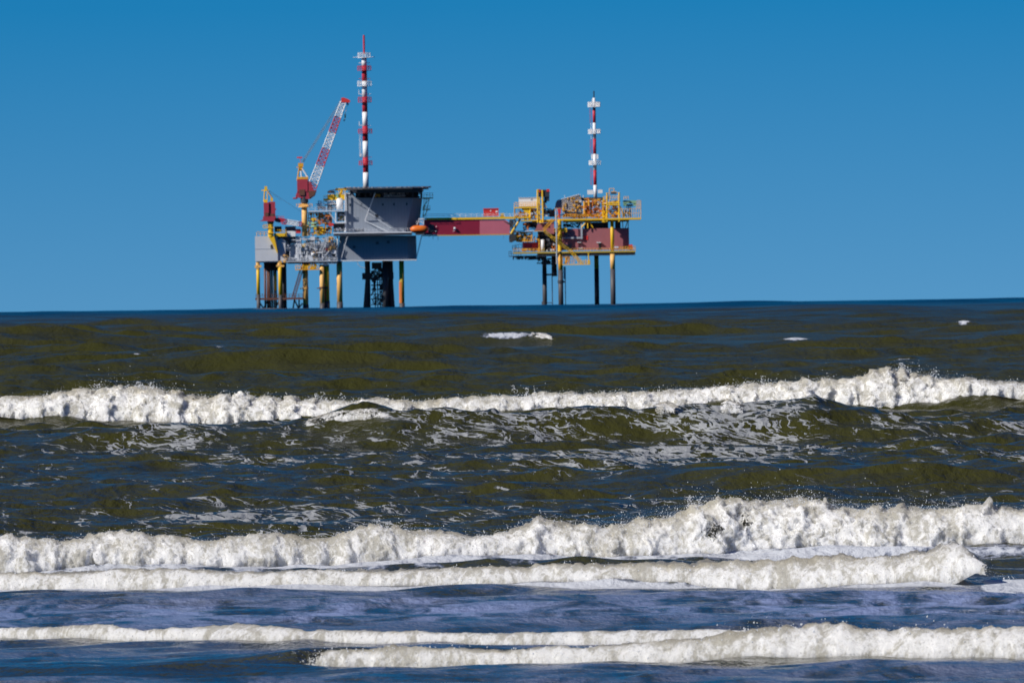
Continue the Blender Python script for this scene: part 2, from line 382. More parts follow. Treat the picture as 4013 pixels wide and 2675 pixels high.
colr = nmix(nt, nmath(nt, 'MULTIPLY', nramp(nt, nmath(nt, 'ADD', thin, nmath(nt, 'MULTIPLY', tn, 0.10)), 0.46, 0.60), 0.80), colr, (0.40, 0.375, 0.30))
fleck = nnoise(nt, nmap(nt, pos, (1, 1, 1.2), loc=(1, 7, 1)), 33.0, 3, 0.7, 0.5)
colr = nmix(nt, nmath(nt, 'MULTIPLY', nramp(nt, fleck, 0.58, 0.70), 0.65), colr, (0.25, 0.25, 0.235))
nt.links.new(colr, bs.inputs['Base Color'])
bs.inputs['Roughness'].default_value = 0.35; bs.inputs['IOR'].default_value = 1.333
bs.subsurface_method = 'BURLEY'; bs.inputs['Subsurface Weight'].default_value = 0.85; bs.inputs['Subsurface Radius'].default_value = (0.16, 0.155, 0.14); bs.inputs['Subsurface Scale'].default_value = 1.0
# froth scatters light inside itself, so it shades by its broad form more than by each bubble
sn = nattr(nt, 'form'); vm = nt.nodes.new('ShaderNodeMix'); vm.data_type = 'VECTOR'; vm.inputs[0].default_value = 0.74
nt.links.new(geo.outputs['Normal'], vm.inputs[4]); nt.links.new(sn.outputs['Vector'], vm.inputs[5])
vn = nt.nodes.new('ShaderNodeVectorMath'); vn.operation = 'NORMALIZE'; nt.links.new(vm.outputs[1], vn.inputs[0])
bump = nt.nodes.new('ShaderNodeBump'); bump.inputs['Distance'].default_value = 0.05; bump.inputs['Strength'].default_value = 0.5; nt.links.new(vn.outputs[0], bump.inputs['Normal'])
nt.links.new(nmath(nt, 'ADD', g2, nmath(nt, 'MULTIPLY', g1, 1.0)), bump.inputs['Height']); nt.links.new(bump.outputs[0], bs.inputs['Normal'])
# broken, lacy edges: real gaps
edge = nmath(nt, 'ADD', nmath(nt, 'MULTIPLY', g2, 0.45), nmath(nt, 'MULTIPLY', g1, 0.75))
g3 = nnoise(nt, pos, 46.0, 3, 0.6)
edge = nmath(nt, 'ADD', edge, nmath(nt, 'MULTIPLY', nmath(nt, 'SUBTRACT', g3, 0.5), 0.5))
alpha = nramp(nt, nmath(nt, 'ADD', edge, dn), 1.00, 1.10)
nt.links.new(alpha, bs.inputs['Alpha'])
tl = nt.nodes.new('ShaderNodeBsdfTranslucent'); nt.links.new(colr, tl.inputs['Color'])
tp = nt.nodes.new('ShaderNodeBsdfTransparent')
m1 = nt.nodes.new('ShaderNodeMixShader'); nt.links.new(alpha, m1.inputs[0]); nt.links.new(tp.outputs[0], m1.inputs[1]); nt.links.new(tl.outputs[0], m1.inputs[2])
m2 = nt.nodes.new('ShaderNodeMixShader'); m2.inputs[0].default_value = 0.22; nt.links.new(bs.outputs[0], m2.inputs[1]); nt.links.new(m1.outputs[0], m2.inputs[2])
nt.links.new(m2.outputs[0], nt.nodes['Material Output'].inputs['Surface'])

def breaker(name, base, crest, Yb, x0, x1, wf, wb, rough, label, seed, nu, nv, spikes=1.0, tint=0.3, holes=(), tw=140, twl=None, name2='breaking_wave', cat='breaking wave', group='white breakers rolling towards the shore', dens0=0.86, back=0.75):
    px = np.linspace(max(x0, -260), min(x1, 2620), nu)
    if x0 < -260: px = np.concatenate([np.linspace(x0, -262, nu // 4), px])
    if x1 > 2620: px = np.concatenate([px, np.linspace(2622, x1, nu // 4)])
    nu = len(px)
    kf = (130.0 / float(np.mean(Yb(px) if callable(Yb) else Yb))) ** 0.55
    Yb = Yb(px) if callable(Yb) else np.full(nu, float(Yb))
    yb = along(base, px); yc = along(crest, px)
    taper = sstep(x0, x0 + (twl or tw), px) * (1 - sstep(x1 - tw, x1, px))
    yc = yb + (yc - yb) * taper
    bx, by, bz = at_np(px, yb, Yb)
    wob = 0.25 * wf * fbm(bx * 0.5, 0 * bx, 0 * bx + seed, 3, seed)
    hgt0 = at_np(px, yc, Yb + wf)[2] - bz
    wfl = wf * np.clip(hgt0 / np.maximum(hgt0.max(), .01), .25, 1)
    cx, cy, cz = at_np(px, yc, Yb + wfl)
    H = np.maximum(cz - bz, 0.02)
    cz = cz + H * taper * (0.13 * fbm(bx * 1.1 * kf + seed, 0 * bx, 0 * bx, 2, seed + 50) + 0.13 * fbm(bx * 5.5 * kf, 0 * bx + seed, 0 * bx, 3, seed + 51))
    H = np.maximum(cz - bz, 0.02)
    foot = wf * (0.16 * fbm(bx * 0.9 * kf, 0 * bx + seed, 0 * bx, 2, seed + 52) + 0.20 * fbm(bx * 5 * kf, 0 * bx + seed, 0 * bx, 3, seed + 53))
    s = np.linspace(0, 1, nv)
    fr = np.clip(s / 0.62, 0, 1) * (math.pi / 2)
    bk = np.clip((s - 0.62) / 0.38, 0, 1)
    Xg = bx[None, :] + (cx - bx)[None, :] * np.sin(fr)[:, None]
    Yg = Yb[None, :] + wob[None, :] + foot[None, :] * (1 - np.sin(fr))[:, None] + wfl[None, :] * (1 - np.cos(fr))[:, None] + wb * bk[:, None]
    Zg = bz[None, :] - 0.07 + (H[None, :] + 0.07) * np.sin(fr)[:, None]
    Zg = Zg - (H[None, :] * 0.9) * (bk * bk * (3 - 2 * bk))[:, None]
    # normal of the smooth profile
    ny = np.where(bk > 0, 0.25, -np.cos(fr))[:, None] + 0 * Xg; nz = np.where(bk > 0, 1.0, np.sin(fr) + .12)[:, None] + 0 * Xg
    nl = np.hypot(ny, nz); ny /= nl; nz /= nl
    A = rough * (0.35 + 0.65 * np.clip(H / 0.5, 0, 1.4))[None, :] * np.sin(np.clip(s / .2, 0, 1) * math.pi / 2)[:, None]
    q = seed * 3.1
    big = fbm(Xg * 1.5 * kf, Yg * 1.5 * kf + q, Zg * 1.5 * kf, 2, seed)
    md = fbm(Xg * 4.5 * kf + .4 * big, Yg * 4.5 * kf + q, Zg * 4.5 * kf, 3, seed + 5)
    sm = fbm(Xg * 17 * kf, Yg * 17 * kf + q, Zg * 17 * kf, 2, seed + 9)
    ti = gnoise(Xg * 44 * kf, Yg * 44 * kf + q, Zg * 44 * kf, seed + 13)
    dsp = A * (0.26 * big + 0.22 * md + 0.11 * sm + 0.06 * ti)
    Yg2 = Yg + ny * dsp; Zg2 = Zg + nz * dsp
    # jets thrown up along the crest
    jet = np.maximum(gnoise(Xg * 7.5, 0 * Yg + q, Yg * 3.0, seed + 21) + .5 * gnoise(Xg * 1.1, 0 * Yg + q, 0 * Yg, seed + 22) - 0.42, 0)
    crestw = np.exp(-((s - 0.64) / 0.13) ** 2)[:, None]
    jz = 0.25 * spikes * jet * crestw * (0.25 + 0.6 * H[None, :])
    Zg2 = Zg2 + jz; Yg2 = Yg2 - 0.3 * jz
    Xg2 = Xg + A * 0.5 * fbm(Xg * 4, Yg * 4, Zg * 4 + 9, 3, seed + 30)
    dens = dens0 - back * sstep(0.72, 1.0, s)[:, None] - 0.26 * (1 - sstep(0.0, 0.07, s))[:, None] + 0 * Xg
    dens = dens - np.clip(jz * 1.1, 0, .35)
    dens = dens - (1 - sstep(0.05, .9, taper))[None, :] * 0.85
    for (hx, hs, hw, hh, amt) in holes:
        dens = dens - amt * np.exp(-((px[None, :] - hx) / hw) ** 2 - ((s[:, None] - hs) / hh) ** 2)
    tn = tint * sstep(0.25, 0.75, s)[:, None] + 0.5 * tint * fbm(Xg * .5, 0 * Xg, Zg * .8, 2, seed + 40)
    o = grid_object(name if name != 'full' else 'breaking_wave', np.stack([Xg2, Yg2, Zg2], -1), mf, [('dens', dens), ('tint', tn)], [('form', np.stack([0 * ny, ny, nz], -1))])
    o.name = name2
    tag(o, label, cat, group)
    solid = np.where(taper > .3)[0]
    return o, (px, cx, cy, cz, H), np.stack([Xg2, Yg2, Zg2], -1)[4:int(nv * .72), solid[0]:solid[-1]]

BR = []
BR.append(breaker('full', B_BASE, B_CREST, YB, -2200, 4600, 1.5, 3.0, 0.28, 'long white breaker rolling in behind the foam-laced olive swell', 11, 1700, 150, 1.0, 0.75,
                  holes=[(2065, .35, 30, .16, .42)]))
BR.append(breaker('full', E_BASE, E_CREST, LE, -2200, 4600, 0.75, 1.7, 0.20, 'tallest tumbling white breaker with droplets flying off its crest', 23, 2000, 210, 0.8, 0.72,
                  holes=[(1640, .30, 45, .14, .46), (1705, .33, 18, .1, .38), (1690, .5, 16, .1, .3)]))
BR.append(breaker('full', F_BASE, F_CREST, LF, -2200, 2330, 0.40, 3.0, 0.15, 'low second roll of foam directly in front of the tallest breaker', 37, 2000, 150, 0.5, 0.85, back=0.30))
BR.append(breaker('full', G1_BASE, G1_CREST, LG1, -2200, 1830, 0.30, 0.6, 0.12, 'thin foam ridge crossing just behind the low breaker nearest the shore', 41, 1700, 90, 0.4, 0.6))
BR.append(breaker('full', G2_BASE, G2_CREST, LG2, 520, 4600, 0.36, 0.7, 0.14, 'low frothy breaker nearest the shore, with flat blue water in front', 53, 1900, 130, 0.4, 0.85, twl=420))

CB = [([(1090,786),(1115,783),(1160,780),(1200,774),(1225,763),(1245,764),(1275,770),(1300,774)], [(1090,788),(1115,785),(1165,789),(1200,793),(1240,787),(1280,776),(1300,776)], 664.0, 1100, 1290, 'lone whitecap breaking far out on the open sea below the red bridge'),
      ([(455,803),(480,798),(500,797),(540,805)], [(455,805),(480,805),(500,806),(540,809)], 636.0, 455, 540, 'tiny whitecap on the open sea below the crane platform')]
for cr, ba, yb_, xa, xb, lab in CB:
    breaker('full', ba, cr, yb_, xa, xb, 1.6, 3.2, 0.40, lab, int(xa), 420, 60, 1.0, 0.3, tw=40, dens0=0.66, cat='whitecap', group='whitecaps on the open sea')
LIPS = [([(680,968),(720,958),(760,946),(800,940),(850,938),(900,946),(930,952)], [(680,974),(720,972),(760,968),(800,962),(860,960),(930,962)], 680, 930, 'glassy foam lip curling on the olive swell, widest of its crest splashes'),
        ([(1480,936),(1500,928),(1525,922),(1550,926),(1580,938)], [(1480,944),(1580,944)], 1480, 1580, 'small splash on the swell crest, in the middle of three'),
        ([(1630,934),(1655,922),(1672,914),(1695,926),(1735,938)], [(1630,942),(1735,944)], 1630, 1735, 'pointed splash on the swell crest beside its highest peak')]
for cr, ba, xa, xb, lab in LIPS:
    breaker('full', ba, cr, YC - .4, xa, xb, 0.7, 1.0, 0.26, lab, int(xa), 420, 90, 2.5, 0.9, tw=40, name2='wave_splash', cat='splash', group='splashes on the olive swell', dens0=0.50)
# ------------------------------------------------------------------ offshore platforms, 4.2 km out
def src_pt(sx, sy, Yo=0.0):
    Yd = DIST + Yo
    a = (sx - 2006.5) * K; b = (1337.5 - sy) * K
    d = f_ + r_ * a + u_ * b; t = Yd / d.y
    return Vector((d.x * t, Yd, EYE + d.z * t))
def zoomf(ox, oy, kx, ky=None):
    ky = ky or kx
    return lambda x, y: (ox + x / kx, oy + y / ky)
Z1 = zoomf(980, 680, 2.8); Z2 = zoomf(1200, 640, 3.7327); Z3 = zoomf(1600, 680, 4.126); Z4 = zoomf(1960, 680, 4.057)
Z5 = zoomf(980, 1000, 3.565); Z6 = zoomf(1960, 980, 4.057); Z7 = zoomf(1120, 120, 2.45); Z8 = zoomf(2200, 330, 3.3355)
def pt(z, x, y, Yo=0.0): return src_pt(*z(x, y), Yo)
SEA_Z = -drop(DIST)

def metal(name, col, rust=0.25, rough=0.55, rustcol=(0.16, 0.06, 0.025), stripes=0.0):
    mt, nt, bs = new_mat(name)
    g = nt.nodes.new('ShaderNodeNewGeometry').outputs['Position']
    n = nnoise(nt, nmap(nt, g, (0.9, 0.9, 0.35)), 0.9, 6, 0.68)
    lo = nnoise(nt, g, 0.25, 3, 0.5)
    c = nmix(nt, nmath(nt, 'MULTIPLY', nramp(nt, n, 0.56, 0.70), rust, True), col, rustcol)
    c = nmix(nt, nmath(nt, 'MULTIPLY', nramp(nt, lo, 0.35, 0.7), 0.22), c, tuple(v * 0.72 for v in col))
    if stripes:
        sp = nt.nodes.new('ShaderNodeSeparateXYZ'); nt.links.new(g, sp.inputs[0])
        s = nmath(nt, 'GREATER_THAN', nmath(nt, 'FRACT', nmath(nt, 'MULTIPLY', sp.outputs[0], 1 / stripes)), 0.86)
        c = nmix(nt, nmath(nt, 'MULTIPLY', s, 0.35), c, tuple(v * 0.6 for v in col))
    nt.links.new(c, bs.inputs['Base Color']); bs.inputs['Roughness'].default_value = rough
    return mt
M = dict(hull=metal('pale_hull_paint', (0.54, 0.565, 0.61), 0.1),
    grey=metal('grey_cladding', (0.265, 0.30, 0.36), 0.15, stripes=1.2), steel=metal('grey_steel', (0.42, 0.46, 0.52), 0.3),
    lgrey=metal('pale_grey_paint', (0.66, 0.68, 0.72), 0.3), dark=metal('dark_steel', (0.035, 0.04, 0.05), 0.2), char=metal('charcoal_steel', (0.09, 0.10, 0.12), 0.2),
    black=metal('black_steel', (0.012, 0.014, 0.02), 0.0), red=metal('red_paint', (0.46, 0.03, 0.07), 0.15), redb=metal('bright_red_paint', (0.66, 0.035, 0.03), 0.1),
    crane=metal('crane_red', (0.38, 0.035, 0.06), 0.2), girder=metal('girder_red', (0.235, 0.004, 0.03), 0.0), faded=metal('faded_girder_red', (0.50, 0.13, 0.18), 0.05), mauve=metal('oxide_red_paint', (0.34, 0.115, 0.13), 0.15),
    yellow=metal('yellow_paint', (0.84, 0.50, 0.012), 0.15), ochre=metal('worn_yellow_paint', (0.76, 0.37, 0.02), 0.42), peach=metal('faded_yellow_paint', (0.84, 0.48, 0.14), 0.45),
    rust=metal('rusty_steel', (0.14, 0.055, 0.035), 0.5, rustcol=(.06, .03, .025)), boot=metal('marine_growth', (0.075, 0.07, 0.075), 0.6, rustcol=(.09, .06, .04)), orange=metal('orange_rust', (0.55, 0.15, 0.02), 0.3),
    white=metal('white_paint', (0.82, 0.82, 0.82), 0.03), mred=metal('mast_red', (0.50, 0.018, 0.04), 0.1), green=metal('pale_green_paint', (0.24, 0.44, 0.28), 0.2),
    boat=metal('lifeboat_orange', (0.78, 0.17, 0.015), 0.05, 0.4), glass=metal('dark_window', (0.02, 0.025, 0.03), 0, 0.15), mesh=metal('brown_sheeting', (0.20, 0.155, 0.13), 0.6), blue=metal('blue_grey_sheeting', (0.16, 0.24, 0.30), .2),
    boatred=metal('lifeboat_hull', (0.50, 0.07, 0.03), 0.1), olive=metal('olive_yellow_paint', (0.50, 0.34, 0.03), 0.4))

class MB:
    def __init__(self): self.v = []; self.f = []; self.cut = []
    def hexa(self, c):
        self.cut.append((len(self.v), len(self.f)))
        n = len(self.v); self.v += [tuple(p) for p in c]
        self.f += [tuple(n + i for i in q) for q in ((0, 3, 2, 1), (4, 5, 6, 7), (0, 1, 5, 4), (1, 2, 6, 5), (2, 3, 7, 6), (3, 0, 4, 7))]
        return self
    def wbox(self, x0, x1, y0, y1, z0, z1):
        return self.hexa([(x0, y0, z0), (x1, y0, z0), (x1, y1, z0), (x0, y1, z0), (x0, y0, z1), (x1, y0, z1), (x1, y1, z1), (x0, y1, z1)])
    def box(self, z, x0, y0, x1, y1, Y0=0.0, Y1=2.0):
        xm, ym = (x0 + x1) / 2, (y0 + y1) / 2
        xa, xb = pt(z, x0, ym, Y0).x, pt(z, x1, ym, Y0).x
        zt, zb = pt(z, xm, y0, Y0).z, pt(z, xm, y1, Y0).z
        return self.wbox(xa, xb, DIST + Y0, DIST + Y1, zb, zt)
    def prism(self, z, poly, Y0, Y1):
        self.cut.append((len(self.v), len(self.f)))
        a = [pt(z, x, y, Y0) for x, y in poly]; n = len(self.v); k = len(a)
        self.v += [tuple(p) for p in a] + [(p.x, DIST + Y1, p.z) for p in a]
        self.f += [tuple(n + i for i in range(k)), tuple(n + k + i for i in reversed(range(k)))]
        self.f += [(n + i, n + k + i, n + k + (i + 1) % k, n + (i + 1) % k) for i in range(k)]
        return self
    def loft(self, z, poly, Y0, poly1, Y1, Yb):
        self.cut.append((len(self.v), len(self.f)))
        n, k = len(self.v), len(poly)
        self.v += [tuple(pt(z, x, y, Y0)) for x, y in poly] + [tuple(pt(z, x, y, Y1)) for x, y in poly1]
        self.v += [(p[0], DIST + Yb, p[2]) for p in self.v[-k:]]
        self.f += [tuple(n + i for i in range(k)), tuple(n + 2 * k + i for i in reversed(range(k)))]
        for o_ in (0, k): self.f += [(n + o_ + i, n + o_ + k + i, n + o_ + k + (i + 1) % k, n + o_ + (i + 1) % k) for i in range(k)]
        return self
    def tube(self, p, q, r, r2=None, n=8):
        p, q = Vector(p), Vector(q); r2 = r if r2 is None else r2
        d = q - p
        if d.length < 1e-4: return self
        self.cut.append((len(self.v), len(self.f)))
        d.normalize(); u = d.cross(Vector((0.013, 0.02, 1)) if abs(d.z) < .95 else Vector((1, 0.03, 0))).normalized(); w = d.cross(u)
        k = len(self.v)
        for c, rr in ((p, r), (q, r2)):
            self.v += [tuple(c + u * rr * math.cos(6.28319 * i / n) + w * rr * math.sin(6.28319 * i / n)) for i in range(n)]
        self.f += [(k + i, k + (i + 1) % n, k + n + (i + 1) % n, k + n + i) for i in range(n)]
        self.f += [tuple(k + i for i in reversed(range(n))), tuple(k + n + i for i in range(n))]
        return self
    def zt(self, z, x0, y0, x1, y1, r, Y0=0.0, Y1=None, r2=None, n=8):
        return self.tube(pt(z, x0, y0, Y0), pt(z, x1, y1, Y0 if Y1 is None else Y1), r, r2, n)
    def post(self, z, x, y0, y1, r, Yo=0.0, r2=None, n=14):      # upright tube; x read at mid height
        c = pt(z, x, (y0 + y1) / 2, Yo)
        return self.tube((c.x, c.y, pt(z, x, y1, Yo).z), (c.x, c.y, pt(z, x, y0, Yo).z), r if r2 is None else r2, r, n)
    def down(self, z, x, y0, r, Yo=0.0, n=14, to=None):          # upright tube from y0 into the sea
        c = pt(z, x, y0, Yo)
        return self.tube((c.x, c.y, SEA_Z - 3 if to is None else to), tuple(c), r, None, n)
    def rail(self, pts, h=1.15, step=1.6, r=0.05):
        for a, b in zip(pts, pts[1:]):
            a, b = Vector(a), Vector(b); n = max(1, int((b - a).length / step)); up = Vector((0, 0, 1))
            for i in range(n + 1):
                p = a.lerp(b, i / n); self.tube(p, p + up * h, r, n=4)
            for k in (0.5, 1.0): self.tube(a + up * h * k, b + up * h * k, r, n=4)
        return self
    def build(self, name, mat, parent=None, smooth=False):
        me = bpy.data.meshes.new(name)
        off = Vector((0, 0, 0)); p = parent
        while p: off += p.location; p = p.parent
        me.from_pydata([tuple(Vector(v) - off) for v in self.v], [], self.f); me.update()
        bm = bmesh.new(); bm.from_mesh(me); bmesh.ops.recalc_face_normals(bm, faces=bm.faces); bm.to_mesh(me); bm.free()
        if smooth: me.shade_smooth()
        me.materials.append(mat); o = bpy.data.objects.new(name, me); COL.objects.link(o)
        if parent: o.parent = parent
        return o
def thing(name, loc, label, cat, group=None):
    o = bpy.data.objects.new(name, None); COL.objects.link(o); o.location = loc; o.empty_display_size = 2
    return tag(o, label, cat, group)
WHOLE = {'machine_house', 'a_frame', 'pedestal', 'pedestal_gallery', 'collar', 'boom_tip', 'hook_block', 'warning_light', 'drum', 'tower_head', 'vent_stack', 'floodlight', 'davit',
         'end_bearing', 'cabin_walkway', 'jacket_leg', 'yellow_cabinet', 'upright_pipe', 'service_walkway', 'drain_pipe', 'duct', 'corner_post', 'bay_wall', 'column', 'caisson', 'hanging_scaffold'}
def P1(name, mat, parent, fn, smooth=False):
    b = MB(); fn(b); mt = M[mat] if isinstance(mat, str) else mat
    if len(b.cut) > 14 and any(k in name for k in ('machinery', 'pipework', 'equipment', 'skid', 'plant', 'generator', 'valve', 'module', 'rack', 'gear', 'walkway')):
        cuts = b.cut + [(len(b.v), len(b.f))]; n = len(b.cut)      # pieces that touch stay together
        bb = [[[f(p[k] for p in b.v[cuts[i][0]:cuts[i + 1][0]]) for k in range(3)] for f in (min, max)] for i in range(n)]
        grp = list(range(n))
        def root(i):
            while grp[i] != i: i = grp[i]
            return i
        for i in range(n):
            for j in range(i):
                if all(bb[i][0][k] < bb[j][1][k] + .12 and bb[j][0][k] < bb[i][1][k] + .12 for k in range(3)): grp[root(i)] = root(j)
        sets = {}
        for i in range(n): sets.setdefault(root(i), []).append(i)
        sets = sorted(sets.values(), key=len); big = sets[-10:]
        for q in sets[:-10]: big[-1] += q
        first = None
        for q in big:
            m_ = MB()
            for i in sorted(q):
                (v0, f0), (v1, f1) = cuts[i], cuts[i + 1]; d = len(m_.v) - v0
                m_.v += b.v[v0:v1]; m_.f += [tuple(t + d for t in fc) for fc in b.f[f0:f1]]
            o = m_.build(name, mt, parent, smooth); first = first or o
        return first
    if name in WHOLE or not 2 <= len(b.cut) <= 14: return b.build(name, mt, parent, smooth)
    cuts = b.cut + [(len(b.v), len(b.f))]; first = None           # separate pieces: an object each
    for (v0, f0), (v1, f1) in zip(cuts, cuts[1:]):
        m_ = MB(); m_.v = b.v[v0:v1]; m_.f = [tuple(i - v0 for i in q) for q in b.f[f0:f1]]
        o = m_.build(name, mt, parent, smooth); first = first or o
    return first

def truss(b, p, q, wd, ht, bays, r=0.09, rc=0.13, taper=(1, 1)):
    """four chords with zigzag bracing between p and q"""
    p, q = Vector(p), Vector(q); d = (q - p).normalized(); side = Vector((0, 1, 0)); up = d.cross(side).normalized()
    def corner(t, i):
        k = taper[0] + (taper[1] - taper[0]) * t
        s = ((-1, -1), (1, -1), (1, 1), (-1, 1))[i]
        return p.lerp(q, t) + side * s[0] * wd / 2 * k + up * s[1] * ht / 2 * k
    for i in range(4): b.tube(corner(0, i), corner(1, i), rc, n=5)
    for j in range(bays):
        t0, t1 = j / bays, (j + 1) / bays
        for i in range(4):
            k = (i + 1) % 4
            b.tube(corner(t0, i), corner(t0, k), r, n=4)
            b.tube(corner(t0, i if j % 2 else k), corner(t1, k if j % 2 else i), r, n=4)
    for i in range(4): b.tube(corner(1, i), corner(1, (i + 1) % 4), r, n=4)

RR = random.Random(5)
def clutter(b, z, x0, y0, x1, y1, Y0, Y1, n, smin, smax, kind='mix'):
    """pipes, valves and small cabinets filling a bay of the deck"""
    for _ in range(n):
        cx, cy = RR.uniform(x0, x1), RR.uniform(y0, y1); Yo = RR.uniform(Y0, Y1)
        s = RR.uniform(smin, smax); k = RR.random() if kind == 'mix' else {'pipe': 0.2, 'box': 0.9}[kind]
        if k < 0.3: b.zt(z, cx, max(y0, cy - s), cx, min(y1, cy + s), RR.uniform(.10, .24), Yo, n=6)
        elif k < 0.55: b.zt(z, max(x0, cx - s), cy, min(x1, cx + s), cy, RR.uniform(.10, .24), Yo, n=6)
        elif k < 0.65: b.zt(z, max(x0, cx - s), max(y0, cy - s * .6), min(x1, cx + s), min(y1, cy + s * .6), .12, Yo, n=5)
        else: b.box(z, max(x0, cx - s * .5), max(y0, cy - s * .5), min(x1, cx + s * .5), min(y1, cy + s * .45), Yo, Yo + RR.uniform(.5, 1.6))

# =================================================================== main platform
c0 = pt(Z2, 1100, 1410, 8)
A = thing('offshore_platform', (c0.x, c0.y, SEA_Z), 'larger grey offshore platform with a helideck and enclosed block, standing on yellow legs', 'offshore platform')
# accommodation block
blk = P1('accommodation_block', 'grey', A, lambda b: b.loft(Z2, [(592, 440), (690, 440), (725, 506), (1562, 506), (1455, 1003), (592, 1003)], 0, [(592, 440), (690, 440), (725, 506), (1694, 506), (1640, 1003), (592, 1003)], 7, 22))
def _w(b):
    for x, y in ((640, 608), (806, 604), (878, 604), (1122, 604), (1284, 600), (1480, 596), (1648, 592)): b.box(Z2, x - 10, y - 18, x + 10, y + 16, -0.06, 0.05)
for x, y in ((640, 608), (806, 604), (1122, 604), (1284, 600), (1470, 596)):
    P1('window', 'glass', blk, lambda b: b.box(Z2, x - 10, y - 18, x + 10, y + 16, -0.08, 0.05))
P1('sign_panel', 'char', blk, lambda b: b.box(Z2, 718, 962, 842, 992, -0.1, 0.02))
P1('door', 'dark', blk, lambda b: b.box(Z2, 1010, 745, 1052, 790, -0.1, 0.02))
P1('corner_post', 'lgrey', blk, lambda b: (b.box(Z2, 572, 440, 596, 1003, -.35, .5), b.box(Z2, 572, 430, 640, 452, -.35, .5)))
# gallery between the storeys
gal = P1('gallery', 'lgrey', A, lambda b: b.box(Z2, 395, 1004, 1545, 1022, -7.0, 20))
P1('gallery_beam', 'char', gal, lambda b: b.box(Z2, 400, 1022, 1540, 1052, -6.6, 20))
def _gr(b):
    a = pt(Z2, 410, 1001, -6.9); c = pt(Z2, 1540, 1001, -6.9); b.rail([a, (c.x, c.y, a.z)], 1.0, 1.4, .045)
P1('railing', 'lgrey', gal, _gr)
lb = P1('lower_block', 'grey', A, lambda b: b.loft(Z2, [(490, 1056), (1470, 1056), (1500, 1409), (445, 1412), (470, 1250)], 0.4, [(490, 1056), (1604, 1056), (1612, 1409), (445, 1412), (470, 1250)], 5, 21))
for x, y in ((700, 1225), (1040, 1165), (1200, 1150)):
    P1('hatch', 'char', lb, lambda b: b.box(Z2, x - 22, y - 20, x + 22, y + 20, 0.25, 0.42))
P1('bottom_flange', 'lgrey', A, lambda b: b.box(Z2, 445, 1410, 1615, 1426, -0.4, 21.5))
P1('brace', 'lgrey', A, lambda b: (b.zt(Z2, 602, 1075, 512, 1412, .20, -6.2, 0.0), b.zt(Z2, 1690, 1060, 1608, 1400, .16, 2, 1)))
P1('brace', 'lgrey', A, lambda b: b.zt(Z2, 1018, 402, 862, 838, .20, -8.0, -.3))
P1('brace', 'steel', A, lambda b: b.box(Z2, 0, 0, 1, 1, 3, 3.1) if False else b.zt(Z2, 858, 842, 1190, 996, .22, -.4, -3.0))
P1('wall_stair', 'steel', A, lambda b: (b.zt(Z2, 690, 480, 900, 700, .10, -.4), b.zt(Z2, 900, 720, 1240, 950, .3, -.5)))
P1('drain_pipe', 'steel', A, lambda b: [b.zt(Z2, *s, .12, 0.0) for s in ((745, 1425, 760, 1480), (760, 1480, 800, 1518), (800, 1518, 862, 1530))])
# helideck
def _hd(b, z0, z1, k=1.0):
    xl, xr = pt(Z2, 590, 370).x, pt(Z2, 1785, 370).x; zt, zb = pt(Z2, 1160, z0).z, pt(Z2, 1160, z1).z
    cx, hw = (xl + xr) / 2, (xr - xl) / 2
    pl = [(-1.02, 14), (-.98, -8), (-.60, -13), (.62, -13), (1.0, -8), (1.0, 14)]
    n = len(b.v); kk = len(pl)
    b.v += [(cx + hw * k * x, DIST + y * k, zb) for x, y in pl] + [(cx + hw * k * x, DIST + y * k, zt) for x, y in pl]
    b.f += [tuple(n + i for i in reversed(range(kk))), tuple(n + kk + i for i in range(kk))] + [(n + i, n + (i + 1) % kk, n + kk + (i + 1) % kk, n + kk + i) for i in range(kk)]
    return [(cx + hw * x, DIST + y, zt) for x, y in pl], zb
hd = P1('helideck', 'dark', A, lambda b: _hd(b, 362, 384))
pl, zb = _hd(MB(), 362, 384)
def _net(b):
    for (p, q) in zip(pl, pl[1:] + pl[:1]):
        p, q = Vector(p), Vector(q); n = max(2, int((q - p).length / 2)); mid = Vector((pt(Z2, 1165, 370).x, DIST, p.z))
        o1 = (p - mid).normalized() * 1.3; o2 = (q - mid).normalized() * 1.3
        b.tube(p + o1 + Vector((0, 0, .25)), q + o2 + Vector((0, 0, .25)), .09, n=4)
        for i in range(n + 1):
            t = i / n; b.tube(p.lerp(q, t), p.lerp(q, t) + o1.lerp(o2, t) + Vector((0, 0, .25)), .07, n=4)
P1('safety_net', 'rust', hd, _net)
def _un(b):
    xl, xr = pt(Z2, 640, 400).x, pt(Z2, 1700, 400).x
    for yo in (-10, -5, -1, 6, 12):
        b.wbox(xl, xr, DIST + yo, DIST + yo + .4, zb - 1.15, zb + .02)
    for i in range(13):
        x = xl + (xr - xl) * i / 12
        b.wbox(x, x + .35, DIST - 11.5, DIST + 12, zb - .75, zb + .01)
        b.tube((x, DIST - 10, zb - .6), (x + (1.6 if i % 2 else -1.6), DIST - .5, pt(Z2, 1100, 470).z), .13, n=5)
P1('deck_framing', 'dark', hd, _un)
def _fl(b):
    for x in (600, 640, 700, 760, 830, 905, 960, 1060, 1090, 1180, 1240, 1330, 1352, 1374, 1440, 1500, 1560, 1640, 1700):
        b.box(Z2, x - 8, 345, x + 10, 362, -9 + (x % 7), -8 + (x % 7))
P1('deck_light', 'lgrey', hd, _fl)
P1('dark_gap_plant', 'black', A, lambda b: (b.box(Z2, 760, 404, 1640, 508, 9, 20), clutter(b, Z2, 720, 405, 1690, 504, -2, 6, 60, 14, 60)))  # black box stands in for the shade of the open space under the helideck
P1('roof_column', 'dark', A, lambda b: [b.zt(Z2, x, 384, x, 508, .25, yo) for x, yo in ((1690, 1), (1690, 12), (1560, 0), (1380, 0), (1210, 0), (1040, 0), (870, 0))])
